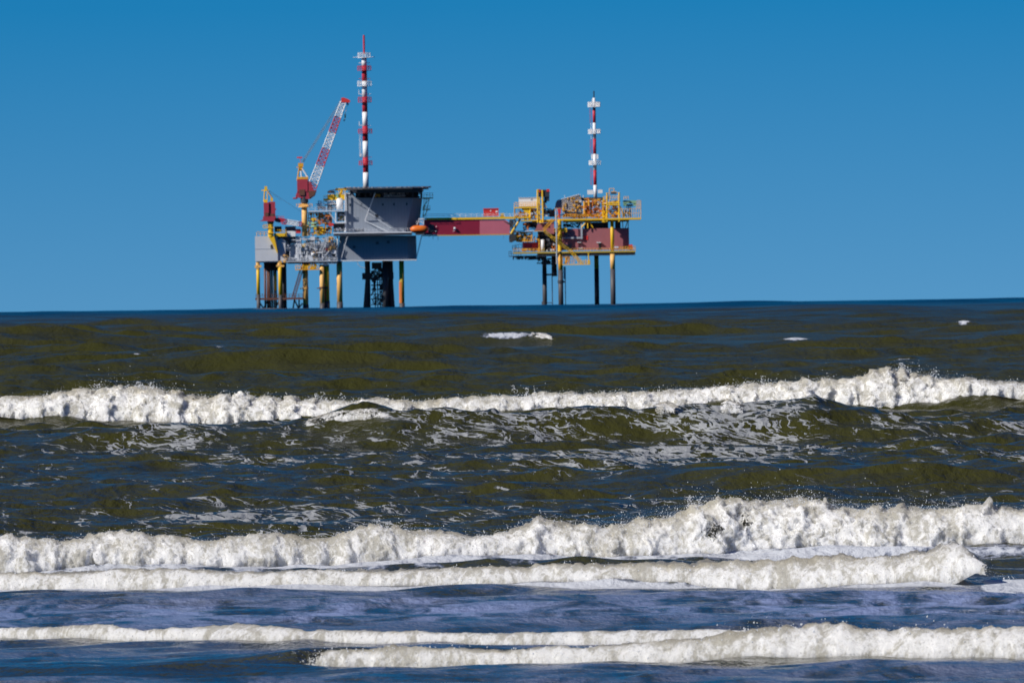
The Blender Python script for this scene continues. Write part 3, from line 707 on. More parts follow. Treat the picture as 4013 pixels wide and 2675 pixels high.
P1('underdeck_walkway', 'lgrey', A, lambda b: ([b.box(Z2, 1130 + RR.uniform(0, 300), 430 + RR.uniform(0, 40), 1150 + RR.uniform(0, 300), 440 + RR.uniform(30, 60), -1.2, -.6) for _ in range(1)],  # pale bars painted in for sky glimpses and lit members under the helideck
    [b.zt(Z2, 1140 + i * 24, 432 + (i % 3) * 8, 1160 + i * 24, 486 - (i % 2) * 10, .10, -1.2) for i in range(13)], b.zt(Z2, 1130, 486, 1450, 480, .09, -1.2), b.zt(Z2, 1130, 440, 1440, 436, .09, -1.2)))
P1('valve_cluster', 'ochre', A, lambda b: clutter(b, Z2, 1000, 445, 1110, 500, -2, -1, 12, 6, 26))
# right-hand stair tower
def _st(b):
    for y, x1 in ((500, 1855), (668, 1815), (800, 1820)):
        b.box(Z2, 1700, y, x1, y + 14, 3, 9)
    for (x0, y0, x1, y1) in ((1710, 520, 1800, 520), (1800, 520, 1740, 790), (1725, 520, 1715, 790), (1700, 660, 1800, 520), (1760, 520, 1700, 790), (1790, 660, 1715, 790)):
        b.zt(Z2, x0, y0, x1, y1, .11, 4)
        b.zt(Z2, x0, y0, x1, y1, .11, 8)
P1('stair_tower', 'olive', A, _st)
P1('stair_railing', 'peach', A, lambda b: (b.rail([pt(Z2, 1720, 498, 3), pt(Z2, 1852, 498, 3), pt(Z2, 1852, 498, 9)], 1.6, 1.0, .07), b.rail([pt(Z2, 1710, 666, 3), pt(Z2, 1812, 666, 3)], 1.1, 1.0, .06)))
P1('davit', 'lgrey', A, lambda b: (b.box(Z2, 1640, 805, 1725, 822, -7, 2), b.zt(Z2, 1650, 820, 1620, 900, .12, -6.6), b.zt(Z2, 1715, 820, 1715, 905, .12, -6.6), b.zt(Z2, 1640, 840, 1725, 880, .1, -6.6), b.rail([pt(Z2, 1610, 885, -6.7), pt(Z2, 1720, 872, -6.7)], 1.0, .8, .05)))
P1('boat_landing', 'dark', A, lambda b: (b.box(Z2, 1760, 905, 1850, 1000, 2.0, 9), b.box(Z2, 1600, 1020, 1780, 1045, -2, 6)))

# top-left process decks
def _tl(b):
    b.box(Z1, 640, 405, 1045, 416, -3.0, 12); b.box(Z1, 930, 530, 1055, 546, -3, 12); b.box(Z1, 720, 330, 1040, 338, 0.5, 10)
P1('upper_deck', 'lgrey', A, _tl)
P1('railing', 'lgrey', A, lambda b: (b.rail([pt(Z1, 720, 405, -2.9), pt(Z1, 1045, 405, -2.9)], 1.25, 1.3, .06), b.rail([pt(Z1, 640, 404, -2.9), pt(Z1, 715, 404, -2.9)], 1.1, 1.3, .05), b.rail([pt(Z1, 765, 330, .6), pt(Z1, 930, 330, .6)], 1.1, 1.3, .05)))
P1('vent_stack', 'white', A, lambda b: (b.post(Z1, 985, 285, 395, 1.35, 1.2), b.post(Z1, 985, 270, 286, .7, 1.2, 1.3)), True)
P1('pump_skid', 'steel', A, lambda b: clutter(b, Z1, 740, 300, 960, 402, 0, 5, 34, 10, 42))
P1('pump_skid', 'char', A, lambda b: (clutter(b, Z1, 820, 310, 930, 405, 2, 6, 14, 20, 50), b.box(Z1, 955, 420, 1040, 520, 2.5, 8), b.box(Z1, 915, 548, 1050, 640, 3, 8)))
P1('yellow_cabinet', 'yellow', A, lambda b: (b.box(Z1, 848, 230, 1040, 292, 1.5, 6), b.box(Z1, 805, 275, 850, 300, 1.5, 4), b.zt(Z1, 985, 235, 1010, 180, .5, 2), b.box(Z1, 935, 165, 1075, 180, 1.5, 6)))
P1('railing', 'yellow', A, lambda b: (b.rail([pt(Z1, 808, 276, 1.4), pt(Z1, 1040, 232, 1.4)], 1.1, 1, .06), b.rail([pt(Z1, 938, 205, 1.4), pt(Z1, 1080, 205, 1.4)], 1.4, 1, .07)))
P1('green_valve', 'green', A, lambda b: b.box(Z1, 945, 225, 968, 262, 1.0, 1.6))
P1('hose_reel', 'rust', A, lambda b: (b.zt(Z1, 850, 205, 930, 205, .35, 3), b.zt(Z1, 865, 190, 930, 182, .2, 3)))
P1('deck_post', 'lgrey', A, lambda b: (b.zt(Z1, 942, 416, 942, 532, .25, -2.5), b.zt(Z1, 860, 418, 938, 525, .18, -2.5), b.zt(Z1, 1046, 210, 1046, 640, .25, -1.5)))
P1('generator', 'lgrey', A, lambda b: (clutter(b, Z1, 960, 440, 1040, 520, -1, 1, 12, 10, 30), clutter(b, Z1, 940, 590, 1050, 640, -1, 2, 12, 10, 40)))
P1('generator', 'olive', A, lambda b: (b.box(Z1, 970, 470, 1035, 512, 0, 2),))
# orange process module
def _om(b):
    for x in (640, 700, 760, 830, 890): b.zt(Z1, x, 425, x, 660, .18, 0, n=6)
    for y in (430, 490, 520, 600, 650): b.zt(Z1, 640, y, 895, y, .15, -.1, n=6)
    clutter(b, Z1, 640, 430, 900, 680, -1, 5, 90, 8, 36)
P1('process_module', 'ochre', A, _om)
P1('pipework', 'orange', A, lambda b: (clutter(b, Z1, 750, 430, 900, 560, -2, 1, 26, 8, 36), b.box(Z1, 822, 440, 880, 475, -2, 1)))
P1('pipework', 'yellow', A, lambda b: (clutter(b, Z1, 700, 590, 830, 680, -3, 0, 26, 8, 30), clutter(b, Z1, 640, 490, 740, 530, -1, 0, 8, 10, 30)))
P1('process_machinery', 'char', A, lambda b: (clutter(b, Z1, 700, 430, 900, 680, 1, 6, 26, 14, 50), b.box(Z1, 830, 480, 890, 540, -1, 2)))
for y in (547, 581):
    P1('horizontal_tank', 'green', A, lambda b: b.zt(Z1, 668, y, 752, y, .38, -1.5, n=10), True)
P1('pressure_tank', 'green', A, lambda b: b.post(Z1, 640, 525, 600, .32, -1.2), True)
P1('red_valve', 'redb', A, lambda b: (b.box(Z1, 862, 545, 915, 575, -2.5, -1),))
# grey hull boxes at the left
P1('deck_module', 'hull', A, lambda b: (b.box(Z1, 55, 686, 303, 962, -2.2, 19),))
P1('module_flange', 'steel', A, lambda b: (b.box(Z1, 52, 822, 303, 828, -2.3, -2.1), b.box(Z1, 70, 962, 330, 974, -1.6, 19)))
P1('deck_module', 'hull', A, lambda b: b.prism(Z1, [(300, 735), (345, 705), (388, 760), (388, 958), (300, 960)], -1.6, 18))
P1('painted_shadow', 'dark', A, lambda b: (b.prism(Z1, [(262, 686), (390, 686), (390, 745), (345, 705), (300, 745), (292, 790)], -.9, 2), b.prism(Z1, [(222, 790), (240, 775), (255, 826), (228, 820)], -2.4, -2.15), b.prism(Z1, [(392, 690), (490, 690), (490, 720), (440, 770), (392, 720)], -0.8, 4)))  # dark prisms paint the V-shaped shadows at the hull boxes
P1('railing', 'peach', A, lambda b: b.rail([pt(Z1, 72, 686, -2.1), pt(Z1, 200, 684, -2.1)], 1.5, 1.3, .09))
P1('service_walkway', 'yellow', A, lambda b: (b.box(Z1, 262, 655, 395, 690, -2.8, 3), b.rail([pt(Z1, 275, 655, -2.7), pt(Z1, 395, 652, -2.7)], 1.2, 1, .07), b.box(Z1, 385, 640, 400, 690, -2.8, 1)))
P1('winch_house', 'black', A, lambda b: b.box(Z1, 268, 580, 345, 640, -1, 3))
P1('deck_cabin', 'white', A, lambda b: b.box(Z1, 402, 630, 498, 690, -1.8, 4))
P1('deck_cabin', 'char', A, lambda b: b.box(Z1, 385, 580, 500, 632, 0, 5))
P1('deck_cabin', 'redb', A, lambda b: b.box(Z1, 503, 608, 556, 655, -2, 2))
# middle service bay
P1('bay_wall', 'lgrey', A, lambda b: (b.box(Z1, 440, 770, 960, 960, 1.5, 16), b.prism(Z1, [(438, 770), (500, 690), (560, 690), (560, 770)], 1.5, 8), b.box(Z1, 392, 700, 440, 958, 1.6, 12)))
P1('bay_louvre', 'steel', A, lambda b: [b.box(Z1, 572 + i * 22, 828, 590 + i * 22, 905, 0.9, 1.4) for i in range(7)])
P1('bay_opening', 'dark', A, lambda b: (b.box(Z1, 395, 850, 440, 905, 1.3, 1.55), b.box(Z1, 612, 735, 690, 800, .8, 1.4), b.box(Z1, 730, 700, 760, 745, .8, 1.4), b.box(Z1, 850, 870, 935, 925, .8, 1.4), b.box(Z1, 565, 800, 690, 824, .7, 1.4), b.prism(Z1, [(392, 720), (470, 720), (430, 775)], .8, 1.5)))
P1('pipework', 'lgrey', A, lambda b: (clutter(b, Z1, 500, 690, 960, 955, -2, .5, 100, 12, 52), [b.zt(Z1, x, 690, x, 955, .3, -.6) for x in (512, 530, 552, 960)]))
P1('pipework', 'steel', A, lambda b: clutter(b, Z1, 400, 700, 950, 955, -1.5, .5, 70, 12, 50))
P1('pipework', 'peach', A, lambda b: (clutter(b, Z1, 860, 690, 940, 860, -2, 0, 24, 8, 36), clutter(b, Z1, 690, 860, 740, 930, -2, 0, 12, 8, 30), clutter(b, Z1, 560, 560, 640, 680, -2, 0, 16, 8, 30), clutter(b, Z1, 360, 880, 420, 985, -3, -2, 10, 6, 24)))
P1('pipework', 'char', A, lambda b: clutter(b, Z1, 580, 690, 950, 950, -1.5, 0.8, 24, 8, 36))
P1('yellow_cabinet', 'yellow', A, lambda b: b.box(Z1, 570, 768, 608, 804, -.6, .6))
P1('red_hose_box', 'redb', A, lambda b: (b.box(Z1, 832, 815, 852, 850, -1.2, .5),))
P1('water_tank', 'white', A, lambda b: b.zt(Z1, 672, 884, 708, 884, .5, -1.8, n=12), True)
P1('outer_stair', 'steel', A, lambda b: (truss(b, pt(Z1, 780, 850, -3), pt(Z1, 850, 690, -3), 1.4, 1.0, 9, .06, .10), b.zt(Z1, 820, 905, 870, 850, .2, -3)))
P1('bay_deck', 'steel', A, lambda b: (b.box(Z1, 388, 956, 960, 968, -2.6, 17), b.box(Z1, 388, 940, 960, 944, -2.6, -2.3)))
P1('railing', 'lgrey', A, lambda b: (b.rail([pt(Z1, 390, 956, -2.6), pt(Z1, 960, 952, -2.6)], 1.1, 1.3, .05), b.rail([pt(Z1, 560, 805, -1.6), pt(Z1, 940, 800, -1.6)], 1.1, 1.3, .05)))
P1('hanging_scaffold', 'lgrey', A, lambda b: (b.box(Z1, 750, 985, 952, 992, -2, 2), b.rail([pt(Z1, 752, 985, -2), pt(Z1, 950, 985, -2)], 1.0, 1, .06), [b.zt(Z1, x, 960, x, 988, .08, -2) for x in range(755, 955, 28)], b.box(Z1, 805, 960, 855, 1015, -1, 1)))
P1('deck_framing', 'dark', A, lambda b: (b.box(Z1, 410, 968, 1000, 984, -1.4, 17), clutter(b, Z1, 545, 975, 640, 1010, -1, 3, 12, 10, 30)))
# legs
def leg(x, y0, yb, Yo, r, mat, boot=True, rb=None):
    b = MB(); top = pt(Z5, x, y0, Yo); bt = pt(Z5, x, yb, Yo)
    b.tube((top.x, top.y, bt.z), tuple(top), r, n=18); o = b.build('leg', M[mat], A, False)
    o.data.shade_smooth()
    P1('leg_boot', 'boot', o, lambda b: b.tube((top.x, top.y, SEA_Z - 3), (top.x, top.y, bt.z + .02), rb or r * 1.12, n=18), True)
    return o
l = leg(110, 92, 548, -1.2, .66, 'yellow', rb=.72); P1('collar', 'peach', l, lambda b: (b.box(Z5, 66, 140, 100, 180, -2, 0), b.box(Z5, 118, 138, 160, 170, -2, 0), b.post(Z5, 110, 92, 200, .74, -1.2)))
l = leg(416, 82, 555, -1.2, .72, 'yellow', rb=.78); P1('collar', 'peach', l, lambda b: (b.box(Z5, 366, 135, 400, 160, -2, 0), b.box(Z5, 430, 135, 475, 162, -2, 0), b.post(Z5, 412, 78, 160, .78, -1.2), b.box(Z5, 460, 66, 505, 100, -2.6, -1)))
l = leg(770, 96, 690, 2.6, 1.02, 'peach'); P1('collar', 'peach', l, lambda b: (b.post(Z5, 772, 456, 472, 1.25, 2.6), b.box(Z5, 696, 456, 740, 470, 1.5, 3)))
l = leg(1003, 130, 670, -0.4, .92, 'peach'); P1('collar', 'rust', l, lambda b: (b.post(Z5, 1003, 440, 462, 1.05, -.4), b.box(Z5, 932, 455, 975, 468, -1.5, 0)))
l = leg(1068, 130, 640, 1.4, .98, 'yellow'); P1('lower_sleeve', 'orange', l, lambda b: b.post(Z5, 1068, 465, 636, 1.0, 1.4)); P1('collar', 'rust', l, lambda b: b.post(Z5, 1068, 440, 470, 1.06, 1.4))
l = leg(1246, 95, 652, 2.0, 1.06, 'peach')
l = leg(2115, 78, 670, 5.5, .94, 'olive'); P1('lower_sleeve', 'orange', l, lambda b: b.post(Z5, 2117, 372, 668, .95, 5.5))  # the leg's olive tone has the deck's shade put into it
# well conductors under the left deck
for i, (x, r, mt, Yo) in enumerate(((206, .40, 'rust', 5), (240, .36, 'rust', 4.2), (270, .46, 'rust', 5.4), (302, .36, 'dark', 6), (330, .30, 'dark', 5), (356, .4, 'dark', 8), (460, .5, 'dark', 7), (488, .5, 'rust', 8.4))):
    P1('conductor', mt, A, lambda b: b.down(Z5, x, 100, r, Yo), True)
P1('conductor', 'yellow', A, lambda b: b.post(Z5, 358, 255, 492, .42, 3.4), True)
P1('underdeck_wall', 'dark', A, lambda b: b.box(Z5, 196, 100, 505, 215, 9, 12))
P1('boat_walkway', 'rust', A, lambda b: (b.box(Z5, 72, 592, 735, 622, -1.6, 4), b.rail([pt(Z5, 80, 592, -1.5), pt(Z5, 735, 588, -1.5)], 1.3, 1.2, .07), b.rail([pt(Z5, 80, 592, 3.5), pt(Z5, 735, 588, 3.5)], 1.3, 1.6, .06)))
P1('lower_brace', 'rust', A, lambda b: [b.zt(Z5, *s, .28, Y0=s0, n=8) for s, s0 in (((110, 625, 190, 745), 0), ((250, 620, 190, 745), 1), ((250, 620, 300, 760), 1), ((420, 610, 350, 745), 1), ((440, 620, 520, 755), 0), ((620, 620, 600, 750), 2), ((620, 620, 680, 750), 2), ((735, 670, 665, 750), 2), ((685, 620, 685, 740), 3))])
P1('inclined_ladder', 'rust', A, lambda b: truss(b, pt(Z5, 605, 590, 1), pt(Z5, 715, 215, 1), 1.1, 1.15, 12, .07, .15))
P1('access_platform', 'ochre', A, lambda b: (b.box(Z5, 632, 190, 960, 206, -2.5, 4), clutter(b, Z5, 710, 105, 930, 192, -1.5, 2, 44, 8, 34)))
P1('access_platform', 'peach', A, lambda b: b.rail([pt(Z5, 634, 190, -2.4), pt(Z5, 735, 188, -2.4)], 1.3, .9, .1))
P1('access_platform', 'yellow', A, lambda b: (clutter(b, Z5, 730, 110, 930, 190, -2.2, -1, 16, 8, 28), b.rail([pt(Z5, 735, 190, -2.4), pt(Z5, 955, 184, -2.4)], 1.2, .9, .08)))
# dark lattice jacket under the block
def _jk(b):
    for x0, x1, r in ((1638, 1645, 1.0), (1960, 1968, .95)):
        p = pt(Z5, x0, 80, 12); q = pt(Z5, x1, 345, 12); b.tube(q, p, r, n=12)
    p = pt(Z5, 1645, 340, 12); e = pt(Z5, 1640, 740, 12); b.tube((e.x - .3, e.y, SEA_Z - 3), p, 1.55, .95, n=12)
    p = pt(Z5, 1962, 330, 12); e = pt(Z5, 1972, 740, 12); b.tube((e.x, e.y, SEA_Z - 3), p, 1.6, .95, n=12)
    b.box(Z5, 1566, 246, 1705, 338, 10.5, 14); b.box(Z5, 1900, 240, 2005, 322, 10.5, 14)
P1('jacket_leg', 'black', A, _jk)
P1('jacket_leg', 'dark', A, lambda b: b.down(Z5, 1885, 80, 1.12, 9), True)
def _jl(b):
    for x in (1745, 1778, 1812, 1836): b.down(Z5, x, 230, .22, 12, n=6)
    for y in (280, 345, 420, 480, 545, 610, 690): b.zt(Z5, 1690, y, 1950, y, .2, 12, n=6)
    for s in ((1690, 345, 1760, 345), (1685, 560, 1745, 490), (1700, 610, 1745, 690), (1930, 500, 1965, 620), (1700, 230, 1840, 140), (1840, 230, 1700, 140), (1760, 345, 1700, 560)): b.zt(Z5, *s, .2, 12, n=6)
    b.box(Z5, 1700, 100, 1840, 190, 11, 14); b.prism(Z5, [(1925, 95), (1955, 130), (1975, 240), (1925, 240)], 11, 13)
    clutter(b, Z5, 1690, 180, 1850, 340, 10, 13, 40, 14, 60); clutter(b, Z5, 1700, 340, 1860, 735, 10, 14, 40, 14, 60)
P1('jacket_lattice', 'black', A, _jl)

# lifeboat in its davit
def lifeboat():
    c = pt(Z2, 1650, 965, -6.6); o = thing('lifeboat', tuple(c), 'orange enclosed lifeboat hanging on the corner of the grey platform', 'lifeboat')
    L2, Hh, Wd = 3.35, 1.55, 1.5
    def shell(z0f, z1f, name, mat, k):
        vs, fs = [], []; nL, nA = 22, 20
        for i in range(nL + 1):
            t = -1 + 2 * i / nL; w = (1 - abs(t) ** 2.6) ** 0.55 if abs(t) < 1 else 0.0
            for j in range(nA):
                a = 6.28319 * j / nA; zz = math.sin(a)
                zz = (abs(zz) ** .75) * (1 if zz > 0 else -1)
                z = Hh * k * zz * (w if zz < 0 else w * .95 + .02) + (0.12 * t * t)
                z = min(max(z, z0f * Hh), z1f * Hh)
                vs.append((t * L2 * k, Wd * k * math.cos(a) * max(w, .02), z))
        for i in range(nL):
            for j in range(nA):
                fs.append((i * nA + j, i * nA + (j + 1) % nA, (i + 1) * nA + (j + 1) % nA, (i + 1) * nA + j))
        me = bpy.data.meshes.new(name); me.from_pydata(vs, [], fs); me.update(); me.shade_smooth(); me.materials.append(M[mat])
        ob = bpy.data.objects.new(name, me); COL.objects.link(ob); ob.parent = o
    shell(-.42, 1.0, 'canopy', 'boat', 1.0); shell(-1.0, -.38, 'hull', 'boatred', 1.01)
    P1('hook', 'dark', o, lambda b: (b.zt(Z2, 1575, 915, 1575, 900, .12, -6.6), b.zt(Z2, 1715, 915, 1715, 898, .12, -6.6)))
lifeboat()

# =================================================================== cranes
c = pt(Z1, 597, 690, -1); B1 = thing('pedestal_crane', tuple(c), 'tall red and orange pedestal crane with its striped lattice boom raised', 'crane', 'pedestal cranes on the grey platform')
P1('pedestal', 'peach', B1, lambda b: (b.post(Z1, 598, 330, 690, 1.05, -1), b.post(Z1, 598, 318, 336, 1.15, -1, 1.05)), True)
P1('pedestal_gallery', 'peach', B1, lambda b: (b.post(Z1, 596, 362, 370, 2.4, -1), b.rail([pt(Z1, 510, 362, -1.6), pt(Z1, 685, 362, -1.6)], 1.0, .9, .08), b.box(Z1, 545, 335, 640, 365, -2.2, .2)))
P1('slew_ring', 'dark', B1, lambda b: b.post(Z1, 596, 255, 322, 1.5, -1))
P1('machine_house', 'crane', B1, lambda b: (b.box(Z1, 516, 62, 632, 200, -2.6, 1), b.prism(Z1, [(632, 80), (660, 90), (700, 180), (730, 182), (712, 240), (655, 282), (500, 262), (500, 240), (516, 200), (632, 200)], -2.4, .8), b.zt(Z1, 470, 272, 520, 272, .3, -1)))
P1('house_panel', 'rust', B1, lambda b: (b.box(Z1, 540, 175, 600, 240, -2.75, -2.55), b.prism(Z1, [(640, 190), (722, 190), (705, 238), (650, 270)], -2.6, -2.35)))
P1('a_frame', 'ochre', B1, lambda b: (b.box(Z7, 118, 1272, 168, 1310, -1.8, .2), b.box(Z7, 125, 1310, 160, 1345, -1.6, 0), [b.zt(Z7, 128, 1320, 110, 1440, .25, yo) for yo in (-2, .4)], b.box(Z7, 112, 1405, 215, 1440, -2.5, .6), b.box(Z7, 100, 1310, 122, 1316, -1, -.6)))
P1('a_frame_strut', 'white', B1, lambda b: [b.zt(Z7, 158, 1325, 212, 1412, .28, yo) for yo in (-2, .4)] + [b.zt(Z7, 145, 1345, 150, 1410, .25, -2)])
P1('warning_light', 'redb', B1, lambda b: (b.box(Z7, 108, 1212, 158, 1226, -1, -.6), b.zt(Z7, 140, 1226, 142, 1272, .08, -.8)))
bp, bq = pt(Z7, 252, 1505, -.8), pt(Z7, 552, 690, -.8)
segs = [('mred', 0.0, .045), ('white', .045, .255), ('mred', .255, .455), ('white', .455, .645), ('mred', .645, .825), ('white', .825, 1.0)]
for mt, a, d in segs:
    P1('boom_section', mt, B1, lambda b: truss(b, bp.lerp(bq, a), bp.lerp(bq, d), 2.6, 2.9, max(1, round((d - a) * 22)), .13, .19, (1.12 - .42 * a, 1.12 - .42 * d)))
P1('boom_tip', 'redb', B1, lambda b: b.prism(Z7, [(530, 650), (548, 642), (590, 655), (620, 672), (612, 692), (580, 690), (535, 690)], -2, .4))
P1('boom_sheave', 'dark', B1, lambda b: (b.zt(Z7, 590, 690, 598, 716, .3, -.8), b.box(Z7, 555, 855, 566, 870, -1.1, -.5)))
P1('hook_block', 'peach', B1, lambda b: (b.box(Z7, 564, 800, 576, 840, -1.1, -.5), b.zt(Z7, 570, 840, 562, 865, .12, -.8), b.zt(Z7, 592, 716, 570, 800, .05, -.8)))
P1('luffing_rope', 'char', B1, lambda b: [b.zt(Z7, 152 + k * 7, 1262 + 3 * k, 526 + 5 * k, 668 + 12 * k, .075, -.8 + k * .4, n=5) for k in range(3)])
c = pt(Z1, 226, 690, -1.5); B2 = thing('pedestal_crane', tuple(c), 'short red crane on yellow pedestal with its boom laid level', 'crane', 'pedestal cranes on the grey platform')
P1('pedestal', 'yellow', B2, lambda b: (b.post(Z1, 226, 540, 690, 1.05, -2.8), b.prism(Z1, [(200, 690), (265, 690), (304, 870), (296, 870), (262, 800)], -3.6, -2.3)))
P1('pedestal_gallery', 'yellow', B2, lambda b: (b.box(Z1, 142, 592, 262, 600, -4, -1.2), b.box(Z1, 195, 648, 262, 656, -4.2, -1.4), b.rail([pt(Z1, 142, 592, -4), pt(Z1, 200, 592, -4)], 1.1, .8, .09)))
P1('slew_ring', 'dark', B2, lambda b: b.post(Z1, 226, 495, 545, 1.25, -2.8))
P1('machine_house', 'crane', B2, lambda b: (b.box(Z1, 150, 318, 206, 500, -4.6, -1), b.box(Z1, 206, 310, 275, 500, -4.1, -1.2), b.prism(Z1, [(142, 470), (285, 470), (262, 525), (105, 522), (140, 505)], -4.7, -1), b.box(Z1, 273, 385, 288, 400, -4, -3.4)))
P1('house_panel', 'rust', B2, lambda b: (b.box(Z1, 205, 440, 262, 492, -4.3, -4.08), b.box(Z1, 165, 430, 200, 470, -4.75, -4.58)))
P1('a_frame', 'yellow', B2, lambda b: (b.box(Z1, 158, 140, 188, 192, -3.2, -2.4), b.zt(Z1, 160, 190, 152, 310, .22, -3.4), b.zt(Z1, 190, 195, 188, 300, .16, -3.2), b.box(Z1, 152, 285, 190, 318, -4, -2), b.box(Z1, 225, 266, 250, 305, -3.6, -2.4), b.box(Z1, 125, 178, 205, 190, -3, -2.7)))
P1('a_frame_strut', 'peach', B2, lambda b: (b.zt(Z1, 196, 200, 240, 270, .16, -3.2), b.zt(Z1, 204, 200, 245, 268, .12, -2.6)))
bp, bq = pt(Z1, 262, 512, -2.8), pt(Z1, 566, 556, -2.8)
P1('boom_root', 'mred', B2, lambda b: b.prism(Z1, [(262, 484), (340, 486), (375, 496), (372, 520), (330, 540), (275, 528)], -3.6, -2))
for mt, a, d in (('mred', .30, .46), ('white', .46, .90), ('mred', .90, 1.0)):
    P1('boom_section', mt, B2, lambda b: truss(b, bp.lerp(bq, a), bp.lerp(bq, d), 1.6, 2.0, max(1, round((d - a) * 14)), .10, .15, (1.0 - .2 * a, 1.0 - .2 * d)))
P1('luffing_rope', 'char', B2, lambda b: (b.zt(Z1, 205, 185, 560, 420, .05, -2.6, n=5), b.zt(Z1, 205, 190, 345, 300, .04, -2.4, n=5)))
P1('boom_railing', 'redb', B2, lambda b: b.rail([pt(Z1, 280, 486, -3.4), pt(Z1, 370, 494, -3.4)], .8, .8, .06))

# =================================================================== masts
def mast(z, xc, ybase, bands, spike, baskets, Yo, label, rail_x=None):
    base = pt(z, xc, ybase, Yo); o = thing('radio_mast', tuple(base), label, 'mast', 'striped masts on the platforms')
    def zz(y): return pt(z, xc, y, Yo).z
    for (y0, y1, r, mt) in bands:
        P1('mast_section', mt, o, lambda b: b.tube((base.x, base.y, zz(y1)), (base.x, base.y, zz(y0)), r, n=18), True)
    y0, y1, r, mt = spike
    P1('top_antenna', mt, o, lambda b: b.tube((base.x, base.y, zz(y1)), (base.x, base.y, zz(y0)), r, n=8))
    for (y0, y1, R2, mt) in baskets:
        def cage(b):
            n = 14; zb, zt = zz(y1), zz(y0)
            b.tube((base.x, base.y, zb), (base.x, base.y, zb + .16), R2, n=18)
            for i in range(n):
                a0, a1 = 6.28319 * i / n, 6.28319 * (i + 1) / n
                p = [(base.x + R2 * math.cos(a), base.y + R2 * math.sin(a)) for a in (a0, a1)]
                b.tube((*p[0], zb), (*p[0], zt), .075, n=4)
                for h in (.45, .75, 1.0): b.tube((*p[0], zb + (zt - zb) * h), (*p[1], zb + (zt - zb) * h), .075, n=4)
        P1('mast_gallery', mt, o, cage)
    return o, base, zz
o, base, zz = mast(Z7, 770, 1505, [(262, 340, .98, 'white'), (340, 487, .98, 'mred'), (487, 640, 1.0, 'white'), (640, 782, 1.0, 'mred'), (782, 918, 1.02, 'white'), (918, 1062, 1.05, 'mred'), (1062, 1218, 1.05, 'white'), (1218, 1362, 1.05, 'mred'), (1362, 1512, 1.08, 'white')],
    (45, 225, .36, 'mred'), [(215, 262, 2.35, 'white'), (340, 385, 2.55, 'mred'), (487, 535, 2.6, 'white'), (640, 690, 2.5, 'mred'), (945, 988, 2.6, 'mred'), (1250, 1292, 2.5, 'mred')], 18,
    'tall red and white striped mast rising behind the helideck')
P1('antenna_arm', 'white', o, lambda b: [b.tube((base.x - l1, base.y, zz(y)), (base.x + l2, base.y, zz(y)), .11, n=5) for y, l1, l2 in ((257, 4.3, 4.0), (312, 2.2, 2.2), (612, 2.2, 2.4), (912, 2.4, 2.2))] + [b.tube((base.x - 2.2, base.y, zz(y)), (base.x - 2.2, base.y, zz(y - 40)), .12, n=5) for y in (612, 912)])
P1('antenna_arm', 'mred', o, lambda b: [b.tube((base.x - 2.2, base.y, zz(y)), (base.x + 2.3, base.y, zz(y)), .1, n=5) for y in (462, 1216)])
P1('ladder', 'lgrey', o, lambda b: [b.tube((base.x - 1.7 - dx, base.y - .3, zz(1200)), (base.x - 1.7 - dx, base.y - .3, zz(1000)), .06, n=4) for dx in (0, .5)] + [b.tube((base.x - 1.7, base.y - .3, zz(1000 + 10 * i)), (base.x - 2.2, base.y - .3, zz(1000 + 10 * i)), .05, n=4) for i in range(20)])
P1('antenna_panel', 'lgrey', o, lambda b: b.wbox(base.x - 2.3, base.x - 1.4, base.y - .3, base.y, zz(1208), zz(1180)))
o, base, zz = mast(Z8, 444, 1478, [(180, 310, .50, 'white'), (310, 505, .58, 'mred'), (505, 715, .60, 'white'), (715, 912, .62, 'mred'), (912, 1122, .66, 'white'), (1122, 1318, .64, 'mred'), (1318, 1482, .68, 'white')],
    (90, 185, .22, 'black'), [(235, 300, 2.3, 'white'), (590, 650, 2.3, 'white'), (1000, 1056, 2.2, 'white')], 8, 'shorter red and white mast with black tip on the yellow platform')
P1('antenna_panel', 'white', o, lambda b: [b.wbox(base.x + a, base.x + c2, base.y - .4, base.y - .2, zz(y1), zz(y0)) for a, c2, y0, y1 in ((-2.3, -.7, 240, 298), (.6, 2.2, 238, 295), (-2.2, -.8, 595, 645), (.9, 2.1, 592, 640), (-1.2, 1.3, 918, 978), (-2.2, -.9, 1005, 1052), (-3.0, -.8, 1382, 1440), (1.0, 2.7, 1380, 1425), (-.8, -.3, 195, 236))])
P1('ladder', 'red', o, lambda b: [b.tube((base.x - 1.25 - dx, base.y - .2, zz(y1)), (base.x - 1.25 - dx, base.y - .2, zz(y0)), .06, n=4) for dx in (0, .4) for y0, y1 in ((310, 510), (720, 910), (1090, 1320))])
P1('ladder', 'white', o, lambda b: [b.tube((base.x - 1.25, base.y - .2, zz(y1)), (base.x - 1.25, base.y - .2, zz(y0)), .07, n=4) for y0, y1 in ((505, 720), (910, 1000))])

